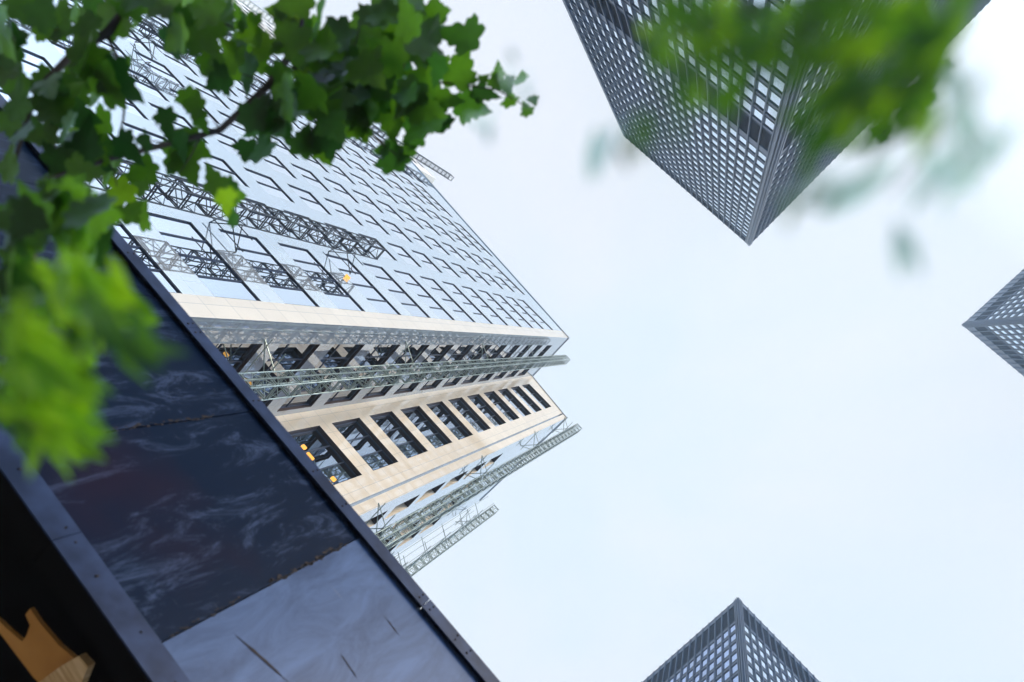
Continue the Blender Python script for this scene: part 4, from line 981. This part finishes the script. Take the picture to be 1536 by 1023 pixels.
tree('out of focus green tree hanging over the black tower at the top right', (0.9, -6.0, -1.6), (0.9, -5.9, 3.4),
 [([(0.900, -5.900, 3.400), (-0.709, -1.246, 1.669), (-0.296, -0.570, 1.014), (-0.158, -0.306, 0.666), (-0.122, -0.214, 0.569)], 0.0350, 0.0030),
 ([(-0.296, -0.570, 1.014), (-0.125, -0.415, 0.789), (-0.069, -0.383, 0.811), (-0.037, -0.378, 0.925), (-0.049, -0.391, 1.133)], 0.0060, 0.0015),
 ([(-0.296, -0.570, 1.014), (-0.240, -0.296, 0.703), (-0.200, -0.193, 0.587), (-0.166, -0.106, 0.459)], 0.0060, 0.0012),
 ([(-0.069, -0.383, 0.811), (-0.000, -0.197, 0.460), (0.003, -0.148, 0.393), (0.005, -0.108, 0.364)], 0.0016, 0.0006),
 ([(-0.000, -0.197, 0.460), (0.021, -0.173, 0.415), (0.031, -0.158, 0.388)], 0.0012, 0.0006)],
 [(L_MID, [(-82,-168,407,29,-4,-4,0,1), (-18,-153,348,31,7,-25,0,1), (-55,-144,353,28,-40,-13,-16,1), (-47,-147,328,30,-10,19,-32,1), (-21,-165,379,27,2,-7,-25,1), (-72,-148,382,35,19,28,26,1), (-67,-168,410,38,-95,-6,6,1), (-59,-171,399,38,19,44,8,1), (-49,-147,381,31,-27,-4,-18,1), (-62,-118,315,22,48,-35,-17,1), (-28,-108,289,24,20,-14,-10,1), (-28,-165,349,35,14,-1,-26,1), (-52,-137,386,30,-10,9,-53,1), (-28,-164,421,42,-10,25,11,1), (-37,-115,332,24,-14,-1,-19,1), (-72,-140,360,30,-25,2,-16,1), (-30,-144,307,23,54,1,-27,1), (-28,-130,273,25,88,23,-32,1), (-21,-131,313,32,-28,0,-2,1), (-29,-163,345,32,-32,-47,48,1), (-31,-122,298,26,1,-8,-59,1), (-36,-124,327,31,53,-12,-38,1), (-39,-107,293,25,22,41,8,1), (-66,-126,358,35,23,5,20,1), (-37,-116,304,27,-47,-43,46,1), (-35,-158,390,28,-50,24,25,1), (-28,-113,332,21,-41,34,-26,1), (-6,-139,358,31,14,-98,29,1), (-22,-138,420,25,41,17,0,1), (-24,-134,330,21,52,-40,-37,1), (-34,-108,286,22,-60,30,-10,1), (-44,-149,426,28,42,-19,-10,1), (-21,-126,361,21,-7,14,-8,1), (-11,-153,416,24,18,-18,-47,1), (-39,-160,402,35,-68,-41,42,1), (-27,-114,329,28,13,11,16,1), (-42,-153,422,33,-128,39,-19,1), (-14,-107,312,19,-37,35,-8,1), (-21,-166,422,37,-125,33,6,1), (-14,-128,311,19,-113,-23,0,1), (-23,-156,409,25,-47,-9,-34,1), (-20,-127,319,21,-8,9,0,1), (-40,-135,428,35,-6,-24,1,1), (-35,-101,380,20,-31,5,-2,1), (-42,-113,343,21,-13,-5,-9,1), (-55,-124,416,23,-72,19,-17,1), (-42,-117,399,26,-26,19,11,1), (-57,-108,373,26,-122,-15,-27,1), (-60,-175,411,39,42,18,18,1), (-63,-187,410,32,-91,-33,46,1), (-50,-146,329,26,-84,-4,27,1), (-60,-166,357,30,-78,-3,19,1), (-86,-177,398,35,39,16,12,1), (-81,-130,332,30,-69,19,19,1), (-56,-160,372,26,-15,17,-14,1), (-71,-164,406,39,-16,-3,-6,1), (-76,-108,290,28,21,44,50,1), (-81,-115,314,23,-88,17,11,1), (-87,-171,391,38,83,-14,-1,1), (-60,-116,296,20,47,-41,16,1), (-64,-149,336,34,81,-5,-19,1), (-68,-162,359,29,-15,4,-12,1), (-55,-147,320,24,-44,32,-25,1), (-73,-137,327,33,15,27,22,1), (-75,-138,330,23,-82,8,-41,1), (-141,-111,361,24,-15,0,-5,1), (-113,-94,298,23,-50,5,30,1), (-129,-124,364,29,-151,-2,11,1), (-100,-99,312,24,-82,1,-15,1), (-107,-88,285,18,-109,32,5,1), (-132,-115,396,27,-103,22,-24,1), (-131,-128,398,26,-155,0,-2,1), (-102,-99,302,20,-42,-49,-22,1), (-142,-102,373,27,-48,-28,15,1), (-117,-127,381,23,12,2,-28,1), (-126,-113,359,30,-93,-18,-5,1), (-89,-84,280,18,-49,8,-14,1), (-119,-94,306,18,-76,-21,-24,1), (-94,-99,321,20,-10,-4,-33,1), (-150,-108,415,27,-118,44,22,1), (-96,-105,306,23,71,27,29,1), (-122,-95,324,26,-68,-5,-1,1), (-100,-129,369,27,9,37,4,1), (-132,-95,351,26,-88,2,-14,1), (-121,-93,308,22,-91,30,35,1), (-84,-97,295,18,-40,7,6,1), (-140,-106,371,24,-17,28,7,1), (-99,-96,325,26,25,0,18,1), (-113,-108,347,26,-121,15,11,1), (-100,-92,321,19,-82,2,20,1), (-104,-84,364,22,-23,0,26,1), (-76,-95,290,17,52,3,66,1), (-90,-110,375,21,-73,10,8,1), (-78,-94,297,17,-94,-6,-9,1), (-83,-68,284,17,23,18,-10,1), (-98,-111,422,22,21,16,5,1), (-112,-90,371,23,-114,6,31,1), (-99,-107,404,27,20,-7,29,1), (-85,-87,305,19,15,30,26,1), (-76,-91,343,19,5,7,-38,1), (-96,-120,417,26,-3,-28,-34,1), (-89,-106,353,20,-17,55,17,1), (-94,-111,351,21,-11,-7,-1,1), (-117,-98,410,23,-69,-52,46,1), (-78,-104,319,18,106,-15,17,1), (-100,-95,320,20,2,25,-30,1), (-74,-100,310,16,-72,-14,-33,1), (-149,-114,408,26,-16,-12,29,1), (-129,-97,363,22,-73,-49,33,1), (-141,-95,347,19,-132,10,-63,1), (-134,-91,373,20,-81,14,-18,1), (-137,-91,356,17,-55,-19,34,1), (-114,-81,323,18,28,18,-15,1), (-34,-169,380,29,34,46,0,1), (-32,-172,365,29,-115,18,-45,1), (-47,-190,397,35,-102,-23,20,1), (-25,-168,393,28,-81,31,51,1), (-23,-183,408,26,15,29,-8,1), (-29,-173,365,27,-1,-49,24,1), (-51,-185,375,30,28,38,-15,1), (-18,-147,321,27,-2,4,-30,1), (-23,-148,330,26,-42,-4,1,1), (-45,-173,359,28,-79,-28,-2,1), (-32,-183,380,26,-37,36,22,1), (-31,-168,341,25,3,14,5,1), (-34,-203,381,30,17,27,0,1), (-27,-141,279,18,62,23,-6,1), (-31,-181,352,27,8,-11,24,1), (-34,-178,348,21,-62,-9,-2,1), (-70,-120,293,19,28,-4,51,1), (-60,-103,282,18,-56,0,-27,1), (-78,-139,351,27,0,-42,7,1), (-88,-133,389,24,-47,-20,-25,1), (-102,-137,397,28,-46,-11,-9,1), (-77,-106,303,23,38,-11,-2,1), (-78,-120,349,18,-99,-5,5,1), (-61,-112,335,17,-96,5,21,1), (-74,-38,256,12,-62,16,9,1), (-78,-47,260,16,-83,-5,-28,1), (-74,-36,256,11,-121,-4,-13,1), (-84,-48,290,13,-138,0,15,1), (-75,-57,290,17,-46,4,-2,1), (-94,-35,317,15,-106,16,-29,1), (-80,-56,252,15,-145,-16,-15,1), (-84,-45,273,13,-81,14,47,1), (-77,-36,254,15,-80,16,42,1), (-82,-42,283,13,-105,-37,-28,1), (-82,-64,295,13,-170,-3,-17,1), (-85,-60,269,16,-131,-2,-42,1), (-18,-62,259,15,-46,2,-10,1), (-19,-67,311,17,104,-11,-5,1), (-11,-76,307,13,-29,21,-11,1), (-18,-71,278,12,-41,-17,-38,1), (-18,-58,291,13,-54,23,-8,1), (-161,-190,567,67,220,25,-13,1), (-152,-200,544,53,536,-62,-35,0), (-134,-189,553,35,280,-55,-7,0), (-55,-446,1112,64,134,-19,-25,0), (-58,-506,1195,38,345,22,-21,0), (-59,-425,1227,43,100,-51,3,0), (-63,-535,1182,43,57,-1,78,0), (-65,-524,1187,33,273,101,36,0)]),
 (L_LIGHT, [(-45,-126,333,26,20,-37,-3,1), (-30,-107,305,28,-55,15,0,1), (-41,-124,293,28,60,13,-1,1), (-52,-169,381,29,-51,-26,2,1), (-16,-157,357,26,-19,38,-26,1), (-50,-140,364,34,30,28,-4,1), (-54,-132,324,24,2,-9,50,1), (-20,-145,327,28,-24,24,18,1), (-41,-172,426,36,9,-30,-32,1), (-35,-131,372,29,48,-27,5,1), (-25,-134,344,30,10,13,6,1), (-35,-122,386,29,12,-6,-21,1), (-6,-127,321,27,-49,6,9,1), (-23,-144,406,26,-24,-39,-3,1), (-13,-163,423,26,32,-16,20,1), (-52,-145,434,26,-1,47,25,1), (-64,-142,436,28,-8,-35,30,1), (-49,-178,380,30,-32,-1,7,1), (-51,-162,348,29,-67,-11,15,1), (-105,-153,411,35,-44,6,-25,1), (-87,-143,381,30,-106,7,5,1), (-59,-191,411,41,-32,39,-4,1), (-86,-179,402,39,6,-29,-21,1), (-137,-130,395,23,-48,0,-7,1), (-102,-109,313,23,-93,20,7,1), (-119,-113,347,29,-75,-3,24,1), (-124,-135,381,29,-52,-11,55,1), (-116,-118,379,29,-12,-6,-14,1), (-108,-80,295,24,-98,-43,38,1), (-90,-96,299,18,34,-15,35,1), (-145,-113,368,28,-179,-27,-16,1), (-138,-119,384,24,0,-21,30,1), (-120,-104,367,23,-162,-5,11,1), (-105,-94,385,24,-69,-22,11,1), (-99,-121,371,17,-77,22,29,1), (-74,-86,326,21,-51,18,-7,1), (-115,-120,418,20,-82,27,-30,1), (-98,-123,378,24,-34,43,-8,1), (-158,-104,402,20,-140,2,15,1), (-121,-93,354,16,-113,-2,5,1), (-40,-171,387,25,-79,5,-34,1), (-42,-140,310,25,51,38,-22,1), (-49,-206,421,27,-78,-10,33,1), (-45,-150,333,27,-14,18,-13,1), (-28,-196,390,25,-15,7,-11,1), (-34,-183,347,23,-46,16,15,1), (-107,-159,409,30,-48,-2,31,1), (-66,-122,352,22,-96,-39,-38,1), (-105,-148,421,26,46,-33,3,1)]),
 (L_PALE, [(2,-129,301,34,-100,-22,-19,1), (-10,-157,351,33,-75,-32,10,1), (-2,-119,266,26,-10,-18,-1,1), (2,-122,288,33,-77,0,4,1), (11,-115,321,33,-24,9,4,1), (21,-130,358,30,-52,52,-12,1), (18,-121,290,26,3,7,6,1), (20,-125,348,36,141,-13,-34,1), (22,-140,338,35,-13,26,-6,1), (-13,-68,265,25,42,6,37,1), (-4,-97,350,32,25,47,2,1), (-6,-90,324,34,36,-8,-23,1), (-5,-105,347,34,35,24,-15,1), (24,-87,343,25,-83,16,-10,1), (23,-85,324,28,-110,-32,-27,1), (-103,-34,320,33,-43,-20,40,1), (-121,-33,360,29,-59,5,32,1)])])
